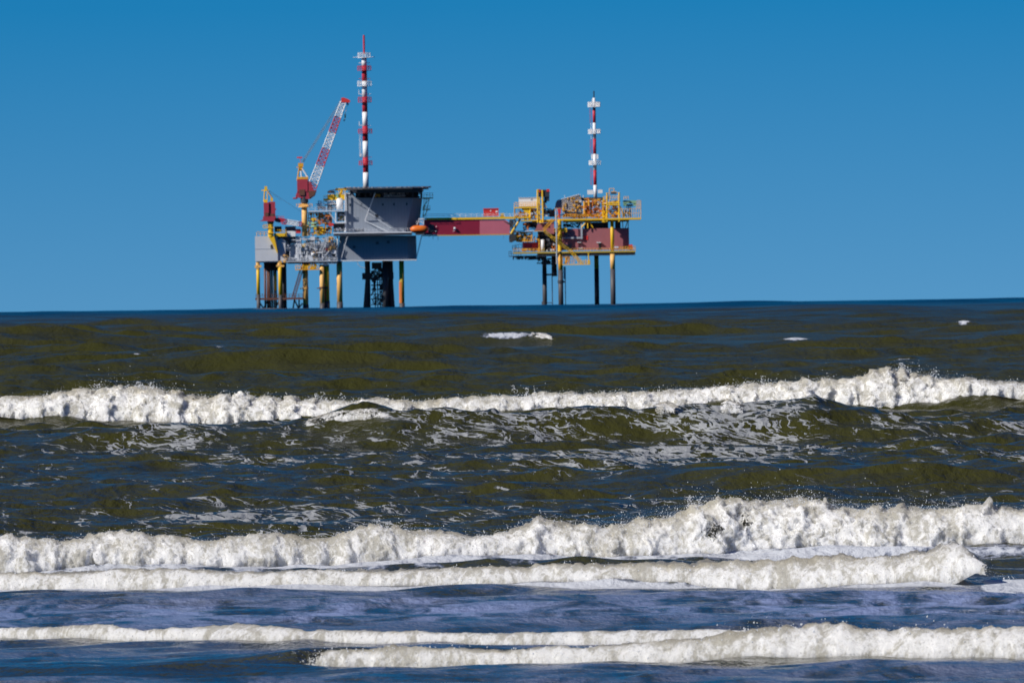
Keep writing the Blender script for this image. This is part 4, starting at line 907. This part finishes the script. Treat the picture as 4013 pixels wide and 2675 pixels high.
# =================================================================== link bridge
c = pt(Z3, 980, 985, -3.8); G = thing('link_bridge', tuple(c), 'red box girder footbridge with yellow edges joining the two platforms', 'bridge')
P1('girder', 'girder', G, lambda b: b.prism(Z3, [(255, 745), (1155, 743), (1155, 988), (255, 992)], -3.8, 0))
tag(P1('girder', 'faded', G, lambda b: b.prism(Z3, [(1155, 743), (1560, 743), (1642, 800), (1640, 985), (1155, 988)], -3.8, 0)), 'faded pink end of the girder')
P1('top_flange', 'yellow', G, lambda b: b.box(Z3, 288, 708, 1735, 742, -4.2, 0.4))
P1('bottom_flange', 'olive', G, lambda b: b.box(Z3, 215, 988, 1640, 1003, -4.1, 0.3))
P1('railing', 'white', G, lambda b: (b.rail([pt(Z3, 300, 708, -4.1), pt(Z3, 1735, 703, -4.1)], 1.25, 2.0, .055), b.rail([pt(Z3, 300, 708, .2), pt(Z3, 1735, 703, .2)], 1.25, 2.0, .055)))
P1('end_strut', 'yellow', G, lambda b: (b.zt(Z3, 1735, 850, 1660, 975, .36, -4), b.zt(Z3, 1735, 850, 1740, 835, .36, -4)))
P1('floodlight', 'lgrey', G, lambda b: (b.zt(Z3, 752, 880, 752, 905, .45, -4.1, -4.8), b.zt(Z3, 725, 935, 770, 905, .1, -4.2), b.box(Z3, 435, 925, 452, 938, -4.2, -3.8), b.zt(Z3, 445, 870, 460, 850, .1, -4.2)))
P1('end_hatch', 'dark', G, lambda b: (b.box(Z3, 318, 830, 412, 942, -4.1, -3.75), b.prism(Z3, [(1535, 765), (1640, 800), (1650, 835)], -4.2, -3.85)))
P1('end_bearing', 'dark', G, lambda b: (b.box(Z3, 1640, 745, 1735, 770, -5, -3), b.zt(Z3, 1650, 760, 1690, 840, .3, -5), b.zt(Z3, 1680, 850, 1730, 780, .3, -5), b.box(Z3, 1640, 975, 1700, 1020, -5.6, -3)))
P1('hanging_cable', 'char', G, lambda b: [b.zt(Z3, x, 1003, x, 1003 + h, .07, -4, n=4) for x, h in ((335, 30), (400, 55), (480, 75), (1540, 45))])
c = pt(Z3, 1337, 690, -4); cc = thing('storage_container', tuple(c), 'bright red container sitting on top of the red footbridge', 'container')
P1('body', 'redb', cc, lambda b: b.box(Z3, 1216, 572, 1460, 690, -3.4, -0.6)); P1('roof_edge', 'redb', cc, lambda b: b.box(Z3, 1210, 562, 1464, 575, -3.6, -0.4))
P1('door', 'white', cc, lambda b: (b.box(Z3, 1412, 602, 1448, 626, -3.48, -3.38), b.box(Z3, 1322, 595, 1342, 612, -3.48, -3.38)))
c = pt(Z3, 1520, 690, -4); cc = thing('winch', tuple(c), 'small dark winch on the footbridge beside the red container', 'winch')
P1('drum', 'olive', cc, lambda b: (b.zt(Z3, 1495, 668, 1545, 668, .55, -3), b.box(Z3, 1488, 640, 1556, 650, -3.4, -2), b.box(Z3, 1485, 684, 1565, 704, -3.4, -2)))

# =================================================================== right-hand platform
c0 = pt(Z4, 1200, 1270, 6); W = thing('offshore_platform', (c0.x, c0.y, SEA_Z), 'smaller yellow and maroon offshore platform on four slim legs', 'offshore platform')
P1('upper_deck', 'yellow', W, lambda b: (b.box(Z4, 860, 712, 2240, 740, -2, 18), b.box(Z4, 1640, 706, 2240, 734, -6, -2), b.box(Z4, 330, 735, 870, 756, -2, 14)))
P1('deck_girder', 'yellow', W, lambda b: (b.box(Z4, 1060, 746, 1325, 776, -1.4, -.8), b.box(Z4, 600, 748, 860, 780, -1.4, -.8), b.box(Z4, 1620, 742, 1712, 774, -5, -4)))
P1('deck_girder', 'olive', W, lambda b: (b.box(Z4, 1000, 740, 2050, 768, 2, 16), b.box(Z4, 1700, 734, 2040, 752, -5, 1)))
P1('lower_deck', 'olive', W, lambda b: (b.box(Z4, 205, 1238, 2152, 1262, -4.4, 17),))
P1('deck_girder', 'dark', W, lambda b: (b.box(Z4, 590, 1262, 2148, 1304, -3.9, 16.5),))
P1('railing', 'peach', W, lambda b: (b.rail([pt(Z4, 1130, 1240, -4.3), pt(Z4, 2150, 1232, -4.3)], 1.1, 1.2, .06), b.rail([pt(Z4, 210, 1240, -4.3), pt(Z4, 640, 1240, -4.3)], 1.1, 1.2, .06)))
P1('process_block', 'mauve', W, lambda b: (b.box(Z4, 985, 872, 2050, 1210, 0, 14),))
P1('block_door', 'redb', W, lambda b: b.box(Z4, 1332, 988, 1396, 1056, -.12, .05))
P1('block_door', 'black', W, lambda b: b.box(Z4, 1566, 1105, 1604, 1222, -.12, .05))
P1('block_awning', 'lgrey', W, lambda b: (b.box(Z4, 1535, 1090, 1602, 1104, -1.2, 0), b.box(Z4, 1228, 1088, 1290, 1100, -1.2, 0), b.box(Z4, 1250, 1180, 1308, 1192, -1, 0), b.box(Z4, 1012, 1128, 1080, 1140, -1, 0), b.box(Z4, 1815, 1158, 1880, 1182, -4.3, -3.6)))
P1('duct', 'steel', W, lambda b: (b.box(Z4, 1282, 770, 1308, 1040, -1.0, 0.0), b.box(Z4, 985, 1010, 1282, 1036, -1.0, 0)))
P1('dark_hatch', 'char', W, lambda b: (b.box(Z4, 1060, 1130, 1140, 1205, -.3, .02), b.box(Z4, 1012, 900, 1075, 985, -.2, .02)))
P1('pipework', 'black', W, lambda b: (clutter(b, Z4, 1000, 778, 1320, 868, 4, 8, 42, 12, 50), b.box(Z4, 1340, 776, 1720, 872, 7, 12), b.box(Z4, 1830, 752, 1915, 872, 3, 12)))  # black boxes among the pipes stand in for the shaded gap under the deck
P1('deck_strut', 'yellow', W, lambda b: (b.zt(Z4, 1380, 762, 1295, 860, .28, -1), b.zt(Z4, 1395, 770, 1395, 870, .22, -1), b.zt(Z4, 1410, 765, 1480, 860, .22, -.6)))
P1('deck_strut', 'olive', W, lambda b: (b.zt(Z4, 2030, 745, 1990, 865, .16, 1), b.zt(Z4, 1945, 745, 1950, 860, .16, 1), b.zt(Z4, 2036, 745, 2036, 870, .16, 1)))
P1('red_fire_box', 'redb', W, lambda b: b.box(Z4, 2045, 1128, 2106, 1216, -3.8, -2))
P1('right_railing', 'ochre', W, lambda b: (b.rail([pt(Z4, 1880, 1238, -3.9), pt(Z4, 2150, 1230, -3.9), pt(Z4, 2150, 1230, 4)], 1.7, .9, .09)))
# columns and legs
def wleg(x, y0, yb, Yo, r, mat, lower='boot'):
    b = MB(); t = pt(Z6, x, y0, Yo); q = pt(Z6, x, yb, Yo); b.tube((t.x, t.y, q.z), tuple(t), r, n=16); o = b.build('leg', M[mat], W); o.data.shade_smooth()
    P1('leg_boot', lower, o, lambda b: b.tube((t.x, t.y, SEA_Z - 3), (t.x, t.y, q.z + .02), r * 1.04, n=16), True); return o
P1('column', 'yellow', W, lambda b: b.post(Z4, 1783, 745, 1238, .68, -3.2), True)
P1('column', 'yellow', W, lambda b: (b.post(Z4, 948, 745, 1238, .78, -2.6), b.box(Z4, 905, 960, 945, 1005, -3.8, -3), b.box(Z4, 915, 1050, 950, 1075, -3.9, -3), b.box(Z4, 860, 868, 1062, 930, -2.4, -1.2)))
o = wleg(1787, 60, 305, -3.6, .92, 'peach')
o = wleg(957, 60, 318, -3.2, .90, 'ochre'); P1('collar', 'dark', o, lambda b: (b.post(Z6, 962, 478, 525, 1.15, -3.2), b.box(Z6, 990, 490, 1045, 515, -3.4, -2.6)))
o = wleg(1530, 80, 300, 13, .86, 'olive', 'black')
o = wleg(702, 100, 320, 10, .82, 'rust', 'boot'); P1('collar', 'dark', o, lambda b: b.post(Z6, 705, 815, 875, 1.05, 10))
P1('caisson', 'rust', W, lambda b: (b.post(Z6, 858, 60, 330, 1.0, 6), b.box(Z6, 822, 330, 895, 415, 5, 7.5)), True)
P1('caisson', 'dark', W, lambda b: (b.box(Z6, 735, 375, 830, 402, 7, 8.5), b.down(Z6, 826, 410, .17, 6.5, n=8), b.box(Z6, 740, 830, 830, 842, 7, 8), b.post(Z6, 862, 325, 415, 1.06, 6)))
P1('riser', 'lgrey', W, lambda b: b.post(Z6, 1027, 262, 462, .42, -2.6), True)
P1('riser', 'rust', W, lambda b: b.down(Z6, 1036, 460, .15, -2.6, n=8))
P1('upright_pipe', 'steel', W, lambda b: b.post(Z4, 897, 590, 1440, .28, -5.2))
# stairs
def stairs(b, x0, y0, x1, y1, Yo):
    truss(b, pt(Z4, x0, y0, Yo), pt(Z4, x1, y1, Yo), 1.1, 0.9, max(3, int(abs(y1 - y0) / 26)), .06, .12)
P1('stair', 'ochre', W, lambda b: stairs(b, 838, 725, 695, 895, -4.6))
P1('stair', 'olive', W, lambda b: (stairs(b, 700, 905, 860, 1045, -4.8), stairs(b, 860, 1045, 1110, 1225, -4.8)))
P1('stair', 'yellow', W, lambda b: stairs(b, 1110, 1215, 1305, 1440, -5.0))
P1('stair_landing', 'ochre', W, lambda b: (b.box(Z4, 540, 905, 720, 918, -5.4, -3.4), b.box(Z4, 800, 1005, 900, 1016, -5.4, -3.6)))
P1('lower_landing', 'yellow', W, lambda b: (b.box(Z4, 985, 1438, 1432, 1452, -5.6, -2), b.zt(Z4, 1405, 1262, 1412, 1440, .22, -5), b.rail([pt(Z4, 1285, 1438, -5.5), pt(Z4, 1430, 1438, -5.5)], 1.3, .8, .1), b.box(Z4, 1405, 1372, 1425, 1440, -5.6, -5)))
P1('landing_cage', 'ochre', W, lambda b: (clutter(b, Z4, 985, 1270, 1110, 1436, -4, -2, 26, 10, 50, 'pipe'), b.rail([pt(Z4, 990, 1438, -5.5), pt(Z4, 1285, 1438, -5.5)], 2.4, 1.0, .07), [b.zt(Z4, x, 1300, x, 1438, .09, -3) for x in (1060, 1090, 1165, 1240, 1370)]))
# left-hand lower bay
P1('bay_wall', 'red', W, lambda b: b.box(Z4, 355, 1092, 470, 1205, 0.5, 8))
P1('bay_wall', 'red', W, lambda b: b.box(Z4, 470, 1092, 640, 1230, 0.6, 8)); P1('bay_door', 'redb', W, lambda b: b.box(Z4, 503, 1096, 572, 1205, 0.3, .62))
P1('storage_tank', 'white', W, lambda b: b.post(Z4, 676, 1050, 1238, .74, -1.5), True)
P1('bay_recess', 'black', W, lambda b: (b.box(Z4, 600, 920, 985, 1236, 4, 8), b.box(Z4, 400, 770, 590, 860, 4, 8)))  # solid black boxes stand for the shade deep in the open bays
P1('bay_machinery', 'char', W, lambda b: (clutter(b, Z4, 560, 930, 985, 1230, 0, 3, 40, 14, 60), clutter(b, Z4, 380, 760, 600, 900, 0, 3, 24, 14, 50)))
P1('bay_machinery', 'ochre', W, lambda b: (clutter(b, Z4, 260, 935, 520, 1085, -2, 2, 50, 10, 50), [b.zt(Z4, x, 930, x, 1085, .2, -2) for x in (262, 330, 400, 505)], [b.zt(Z4, 255, y, 520, y, .2, -2) for y in (935, 1000, 1075)], clutter(b, Z4, 350, 1190, 640, 1240, -3, 0, 22, 10, 40), b.zt(Z4, 622, 1045, 622, 1238, .22, -2)))
P1('bay_machinery', 'lgrey', W, lambda b: (clutter(b, Z4, 350, 960, 520, 1080, -1, 2, 16, 8, 36), clutter(b, Z4, 720, 1180, 860, 1236, -2, 0, 8, 10, 40), b.box(Z4, 838, 1095, 862, 1140, -2, -1), b.box(Z4, 255, 908, 560, 918, -3, 6)))
P1('bay_machinery', 'orange', W, lambda b: (clutter(b, Z4, 360, 790, 470, 900, -2, 1, 20, 8, 40), b.zt(Z4, 436, 850, 444, 900, .3, -2.2), clutter(b, Z4, 820, 1100, 880, 1230, -2, 0, 12, 8, 40)))
P1('maroon_panel', 'mauve', W, lambda b: (b.prism(Z4, [(600, 790), (860, 780), (860, 960), (740, 960), (715, 905), (560, 905)], -1.2, 2),))
P1('left_walkway', 'dark', W, lambda b: (b.box(Z4, 140, 1306, 640, 1318, -3, 10), b.rail([pt(Z4, 140, 1306, -3), pt(Z4, 330, 1306, -3)], 1.6, .8, .08), clutter(b, Z4, 200, 1318, 640, 1368, -2, 8, 50, 10, 60), b.rail([pt(Z4, 240, 1240, -2), pt(Z4, 345, 1236, -2)], 2.6, 1.0, .08), b.rail([pt(Z4, 195, 1205, 0), pt(Z4, 260, 1205, 0)], 1.4, 1, .08), b.box(Z4, 195, 1200, 262, 1208, -1, 5)))
P1('pipework', 'char', W, lambda b: clutter(b, Z6, 580, 100, 900, 230, 3, 9, 50, 10, 50))
P1('bridge_landing', 'dark', W, lambda b: (clutter(b, Z4, 145, 740, 260, 1090, 8, 11, 46, 12, 60), b.box(Z4, 200, 980, 260, 1060, 8, 11)))
P1('bridge_strut', 'yellow', W, lambda b: (b.zt(Z4, 322, 712, 250, 838, .38, 5), b.zt(Z4, 250, 838, 168, 965, .38, 5)))
# top side, left
P1('cabin_walkway', 'yellow', W, lambda b: (b.box(Z4, 225, 530, 582, 552, -2, 6), b.box(Z4, 225, 690, 480, 712, -2, 6), [b.zt(Z4, x, 552, x, 735, .24, -1.6) for x in (232, 480)], b.prism(Z4, [(330, 552), (470, 552), (495, 735), (450, 735), (420, 640)], -1.5, 1), clutter(b, Z4, 400, 560, 560, 735, -1.5, 2, 26, 10, 40)))
P1('cabin_railing', 'peach', W, lambda b: (b.rail([pt(Z4, 228, 532, -1.9), pt(Z4, 582, 524, -1.9)], 1.65, .8, .09), b.rail([pt(Z4, 228, 692, -1.9), pt(Z4, 420, 688, -1.9)], 1.3, .8, .08), b.zt(Z4, 226, 480, 226, 690, .12, -1.9)))
P1('valve_rack', 'lgrey', W, lambda b: (clutter(b, Z4, 380, 620, 570, 700, -2, 0, 18, 10, 40), b.box(Z4, 690, 655, 780, 680, -1, 2), b.prism(Z4, [(690, 430), (745, 540), (690, 550)], -2, -1.5)))
P1('valve_rack', 'dark', W, lambda b: (b.box(Z4, 700, 585, 760, 650, 0, 4), b.box(Z4, 780, 580, 870, 690, 1, 5), clutter(b, Z4, 480, 560, 600, 640, 0, 3, 14, 10, 40), clutter(b, Z4, 700, 550, 880, 640, 0, 4, 20, 14, 50)))
P1('lifting_tower', 'yellow', W, lambda b: ([b.zt(Z4, x, 262, x + (12 if x > 640 else 6), 782, .30 if x < 660 else .34, yo) for x, yo in ((594, -2.4), (622, -1), (672, -2.4))], [b.zt(Z4, 590, y, 690, y + 20, .14, -2.4) for y in (400, 480, 560, 640, 720)], b.zt(Z4, 670, 400, 740, 540, .14, -2), b.box(Z4, 588, 250, 612, 300, -2.6, -1), b.post(Z4, 650, 745, 785, .9, -1.8)))
P1('tower_head', 'dark', W, lambda b: (b.box(Z4, 612, 258, 784, 372, -2.2, .6), b.box(Z4, 700, 372, 782, 440, -1.8, .4), b.box(Z4, 690, 440, 742, 470, -1.5, 0)))
P1('tower_head_cover', 'redb', W, lambda b: (b.box(Z4, 600, 250, 640, 300, -2.5, -1), b.box(Z4, 738, 248, 786, 290, -2.5, -1)))
# scaffold sheeted module
P1('sheeted_module', 'mesh', W, lambda b: (b.prism(Z4, [(985, 415), (1240, 335), (1290, 360), (1305, 625), (985, 620)], 0.5, 9),))
P1('sheeted_module_side', 'blue', W, lambda b: b.prism(Z4, [(905, 430), (985, 415), (985, 560), (870, 550), (885, 460)], 1.2, 8))
P1('scaffold', 'lgrey', W, lambda b: ([b.zt(Z4, x, 640, x, 400 - (x - 985) * .25, .06, .2, n=4) for x in range(990, 1300, 26)], [b.zt(Z4, 985, y, 1300, y - 4, .06, .2, n=4) for y in range(430, 640, 30)], b.zt(Z4, 905, 430, 1260, 330, .12, .1), b.zt(Z4, 1028, 340, 1028, 420, .1, 1)))
P1('scaffold_gear', 'ochre', W, lambda b: (clutter(b, Z4, 990, 380, 1300, 610, -.6, .3, 34, 8, 34),))
P1('deck_equipment', 'dark', W, lambda b: (b.box(Z4, 1030, 618, 1310, 660, -.5, 4), b.box(Z4, 1240, 380, 1640, 430, 3, 9), clutter(b, Z4, 1300, 450, 1700, 690, 2, 6, 40, 16, 60)))
P1('deck_equipment', 'ochre', W, lambda b: (clutter(b, Z4, 990, 640, 1700, 712, -1.8, 3, 90, 8, 40), [b.zt(Z4, x, 400 + (x % 50), x, 690, RR.uniform(.25, .5), RR.uniform(-.5, 2)) for x in (1340, 1365, 1392, 1412, 1450, 1640, 1664, 1545)], clutter(b, Z4, 1330, 400, 1700, 600, -.5, 2, 60, 8, 44)))
P1('deck_equipment', 'orange', W, lambda b: (clutter(b, Z4, 1340, 440, 1560, 640, -1, 1, 26, 8, 44), b.box(Z4, 1380, 380, 1415, 470, 0, 1)))
P1('deck_equipment', 'lgrey', W, lambda b: (clutter(b, Z4, 1250, 430, 1690, 690, -1, 2, 40, 8, 34), b.zt(Z4, 1290, 450, 1620, 440, .2, .5), b.zt(Z4, 1322, 345, 1322, 400, .14, 2)))
P1('deck_equipment', 'yellow', W, lambda b: (clutter(b, Z4, 1620, 590, 1720, 700, -4, 0, 22, 8, 40), b.box(Z4, 1620, 620, 1700, 705, -3, 1)))
P1('deck_pipework', 'orange', W, lambda b: (clutter(b, Z4, 1300, 420, 1690, 700, -1.2, .2, 30, 12, 60), clutter(b, Z4, 870, 640, 1300, 712, -1.9, -.5, 30, 12, 50)))
P1('deck_pipework', 'ochre', W, lambda b: (clutter(b, Z4, 240, 560, 590, 735, -1.8, 2, 40, 12, 50), clutter(b, Z4, 260, 930, 620, 1090, -2.4, 0, 30, 12, 50), clutter(b, Z4, 1690, 540, 1900, 700, -5, -2, 30, 12, 50)))
P1('fire_monitor', 'redb', W, lambda b: (b.box(Z4, 918, 562, 966, 640, -2.6, -1.5), b.zt(Z4, 942, 640, 942, 712, .25, -2)))
P1('railing', 'ochre', W, lambda b: (b.rail([pt(Z4, 880, 712, -2), pt(Z4, 1640, 706, -2)], 1.3, .9, .08), b.rail([pt(Z4, 870, 600, -2), pt(Z4, 985, 596, -2)], 1.1, .8, .08)))
P1('yellow_frame', 'yellow', W, lambda b: ([b.zt(Z4, x, 305, x, 765, .30, -5.6) for x in (1700, 1892)], [b.zt(Z4, 1690, y, 1905, y, .3, -5.6) for y in (470, 500)], [b.zt(Z4, 1640, y, 1690, y, .2, -5) for y in (420, 480)], b.zt(Z4, 1640, 370, 1640, 690, .14, -4), b.zt(Z4, 1910, 520, 1970, 690, .2, -5.4), clutter(b, Z4, 1700, 420, 1890, 540, -5, -2, 34, 8, 40)))
P1('yellow_frame', 'peach', W, lambda b: (b.zt(Z4, 1690, 312, 1740, 312, .14, -5.4), b.zt(Z4, 1738, 238, 1738, 420, .16, -5.4), b.zt(Z4, 1738, 240, 1815, 240, .14, -5.4), b.zt(Z4, 1812, 240, 1812, 285, .14, -5.4), b.zt(Z4, 1760, 290, 1850, 290, .14, -5.4), b.zt(Z4, 1850, 305, 1900, 305, .12, -5.4), b.rail([pt(Z4, 1650, 420, -5.5), pt(Z4, 1900, 412, -5.5)], 1.3, .8, .09)))
P1('tank_support', 'char', W, lambda b: (b.zt(Z4, 1760, 312, 1850, 312, .4, -5), clutter(b, Z4, 1940, 520, 2080, 705, -3, 2, 34, 10, 40, 'pipe'), b.box(Z4, 2000, 490, 2110, 520, -2, 2), clutter(b, Z4, 1740, 540, 1870, 700, -3, 2, 22, 12, 50)))
P1('outer_railing', 'peach', W, lambda b: (b.rail([pt(Z4, 1910, 708, -5.8), pt(Z4, 2238, 700, -5.8), pt(Z4, 2238, 700, 6)], 3.4, .8, .085), b.rail([pt(Z4, 2170, 560, -5.8), pt(Z4, 2238, 556, -5.8)], 3.0, .5, .1), b.zt(Z4, 2235, 430, 2238, 705, .14, -5.8), b.rail([pt(Z4, 1970, 415, -2), pt(Z4, 2040, 412, -2)], 1.1, .6, .09)))
# movable units on the decks
c = pt(Z4, 432, 470, 0); o = thing('deck_cabin', tuple(c), 'white boxy cabin on top of the smaller platform behind orange railings', 'cabin')
P1('body', 'white', o, lambda b: b.box(Z4, 296, 388, 588, 528, -.8, 4)); P1('roof_edge', 'lgrey', o, lambda b: b.box(Z4, 290, 380, 592, 389, -1, 4.2)); P1('vent', 'steel', o, lambda b: b.box(Z4, 485, 400, 508, 420, -.95, -.75))
c = pt(Z4, 2056, 490, -2); o = thing('equipment_skid', tuple(c), 'pale green equipment skid on the outer end of the yellow upper deck', 'skid')
P1('housing', 'green', o, lambda b: (b.box(Z4, 1955, 428, 2164, 476, -3, 2),)); P1('skirt', 'green', o, lambda b: (b.box(Z4, 1960, 476, 2010, 515, -2.8, 1.8), b.box(Z4, 2118, 476, 2162, 515, -2.8, 1.8)))
# ------------------------------------------------------------------ spray thrown off the crests
ms_, nt, bs = new_mat('spray_water')
bs.inputs['Base Color'].default_value = (0.80, 0.82, 0.84, 1); bs.inputs['Roughness'].default_value = 0.25; bs.inputs['IOR'].default_value = 1.333
OCT_V = np.array([(1, 0, 0), (-1, 0, 0), (0, 1, 0), (0, -1, 0), (0, 0, 1), (0, 0, -1)], float)
OCT_F = np.array([(0, 2, 4), (2, 1, 4), (1, 3, 4), (3, 0, 4), (2, 0, 5), (1, 2, 5), (3, 1, 5), (0, 3, 5)], np.int32)
def spray(parent, info, sheet, Yo, n, rmin, rmax, dens_pts, lift, jets, seed):
    g = np.random.default_rng(seed)
    px, cx, cy, cz, H = info
    wgt = interp(dens_pts, px); cdf = np.cumsum(wgt); cdf /= cdf[-1]
    i = np.searchsorted(cdf, g.random(n))
    # clustered: every drop belongs to a burst
    nb = n // 26; ib = np.searchsorted(cdf, g.random(nb)); b = g.integers(0, nb, n)
    use = g.random(n) < 0.72
    dx = g.normal(0, 0.10, n) + 0.0
    X0 = np.where(use, cx[ib[b]] + g.normal(0, 0.09, n) * (Yo / 130) ** .5, cx[i] + dx)
    k = np.where(use, ib[b], i)
    up = g.exponential(1.0, n) * lift * np.where(use, (0.35 + g.random(nb)[b] * .9), 0.7)
    Z0 = cz[k] - 0.05 + up * np.clip(H[k] / max(H.max() * .7, .01), .4, 1.2)
    Y0 = cy[k] + g.normal(0.1, 0.25, n)
    X0 = X0 + up * g.normal(0.15, 0.25, n)
    rad = rmin + (rmax - rmin) * g.random(n) ** 6 
    J = []
    for (jx, hh, ang, m_) in jets:
        k0 = int(np.argmin(np.abs(px - jx)))
        t = g.random(m_) ** 0.8
        xx = cx[k0] + math.tan(ang) * t * hh - 0.25 * hh * t * t * np.sign(ang) + g.normal(0, .022, m_) * (Yo / 130) * (1.6 - t)
        J.append(np.stack([xx, cy[k0] + g.normal(0, .05, m_), cz[k0] - .06 + hh * t * (1.0 - .15 * t), (rmin + (rmax - rmin) * g.random(m_) ** 1.5) * (1.35 - .6 * t)], -1))
    # beads of water flung just off the face of the foam
    nf = n // 2; ri, ci = g.integers(0, sheet.shape[0], nf), g.integers(0, sheet.shape[1], nf)
    q = sheet[ri, ci]; sc = (Yo / 130) ** .7
    off = g.exponential(.03, nf) * sc
    J.append(np.stack([q[:, 0] + g.normal(0, .01, nf), q[:, 1] - off, q[:, 2] + .5 * off, (rmin + (rmax - rmin) * g.random(nf) ** 3) * .9], -1))
    # fine mist hugging the crest
    nm = int(n * 1.6); im = np.searchsorted(cdf, g.random(nm)); um = g.exponential(.35, nm) * lift
    J.append(np.stack([cx[im] + g.normal(0, .05, nm), cy[im] + g.normal(.05, .15, nm), cz[im] - .04 + um, rmin * (0.8 + 1.2 * g.random(nm))], -1))
    D = np.concatenate([np.stack([X0, Y0, Z0, rad], -1)] + J)
    st = 1 + g.random(len(D)) * 0.8
    V = OCT_V[None] * D[:, None, 3:4]
    V = V * np.stack([np.ones(len(D)), np.ones(len(D)), st], -1)[:, None, :]
    V = (V + D[:, None, :3]).reshape(-1, 3)
    F = (OCT_F[None] + 6 * np.arange(len(D))[:, None, None]).reshape(-1, 3)
    me = bpy.data.meshes.new('spray'); me.vertices.add(len(V)); me.vertices.foreach_set('co', V.reshape(-1).astype(np.float32))
    me.loops.add(F.size); me.loops.foreach_set('vertex_index', F.reshape(-1).astype(np.int32))
    me.polygons.add(len(F)); me.polygons.foreach_set('loop_start', np.arange(0, F.size, 3, dtype=np.int32))
    me.update(calc_edges=True); me.shade_smooth(); me.materials.append(ms_)
    o = bpy.data.objects.new('spray', me); COL.objects.link(o); o.parent = parent; tag(o, kind='stuff')
spray(*BR[0], YB, 8000, .003, .014, [(-420, .3), (100, .5), (220, 2.2), (330, 2.2), (480, .6), (560, 1.2), (640, .5), (730, 1.6), (800, .8), (1000, .5), (1150, 1.2), (1200, 1.6), (1300, .6), (1650, .9), (1750, 1.6), (1850, 1.4), (2000, 1.0), (2060, 3), (2150, 2.4), (2250, .7), (2780, .4)], .085,
      [(222, .30, -.1, 70), (322, .28, .1, 80), (345, .22, .35, 50), (566, .20, .3, 40), (726, .28, -.2, 60), (742, .3, .25, 30), (790, .3, .1, 22), (1185, .42, .1, 50), (1205, .34, .4, 60), (1222, .3, .5, 40), (1755, .3, .1, 40), (2070, .30, 0, 120), (2085, .24, .3, 60), (2145, .32, -.1, 70)], 5)
spray(*BR[1], YE, 15000, .0012, .0066, [(-420, .3), (100, .4), (280, .8), (420, .4), (600, .8), (870, 1.0), (980, .7), (1200, .8), (1330, 1.2), (1420, 2.6), (1560, 3.4), (1640, 2.2), (1760, 1.6), (1850, 3), (1930, 2.2), (2000, 1.6), (2100, 1.8), (2200, 1.0), (2780, .5)], .062,
      [(605, .15, -.35, 60), (868, .17, -.2, 60), (884, .12, .3, 40), (980, .10, -.2, 40), (1590, .20, -.35, 90), (1605, .14, .3, 50), (1838, .13, .1, 90), (1860, .11, .5, 60), (1965, .10, .2, 50), (2110, .10, .2, 50), (690, .1, .3, 30), (260, .1, .1, 30), (300, .12, -.3, 30)], 6)
spray(*BR[2], YF, 1500, .0015, .009, [(-420, 1), (300, 1), (1300, 1), (1900, 1), (2180, 3), (2300, 1)], .03, [(2175, .10, -.3, 60)], 7)
spray(*BR[4], YG2, 2200, .0012, .008, [(600, 0), (760, .3), (1500, 1), (1800, 2), (2780, 1)], .025, [], 8)
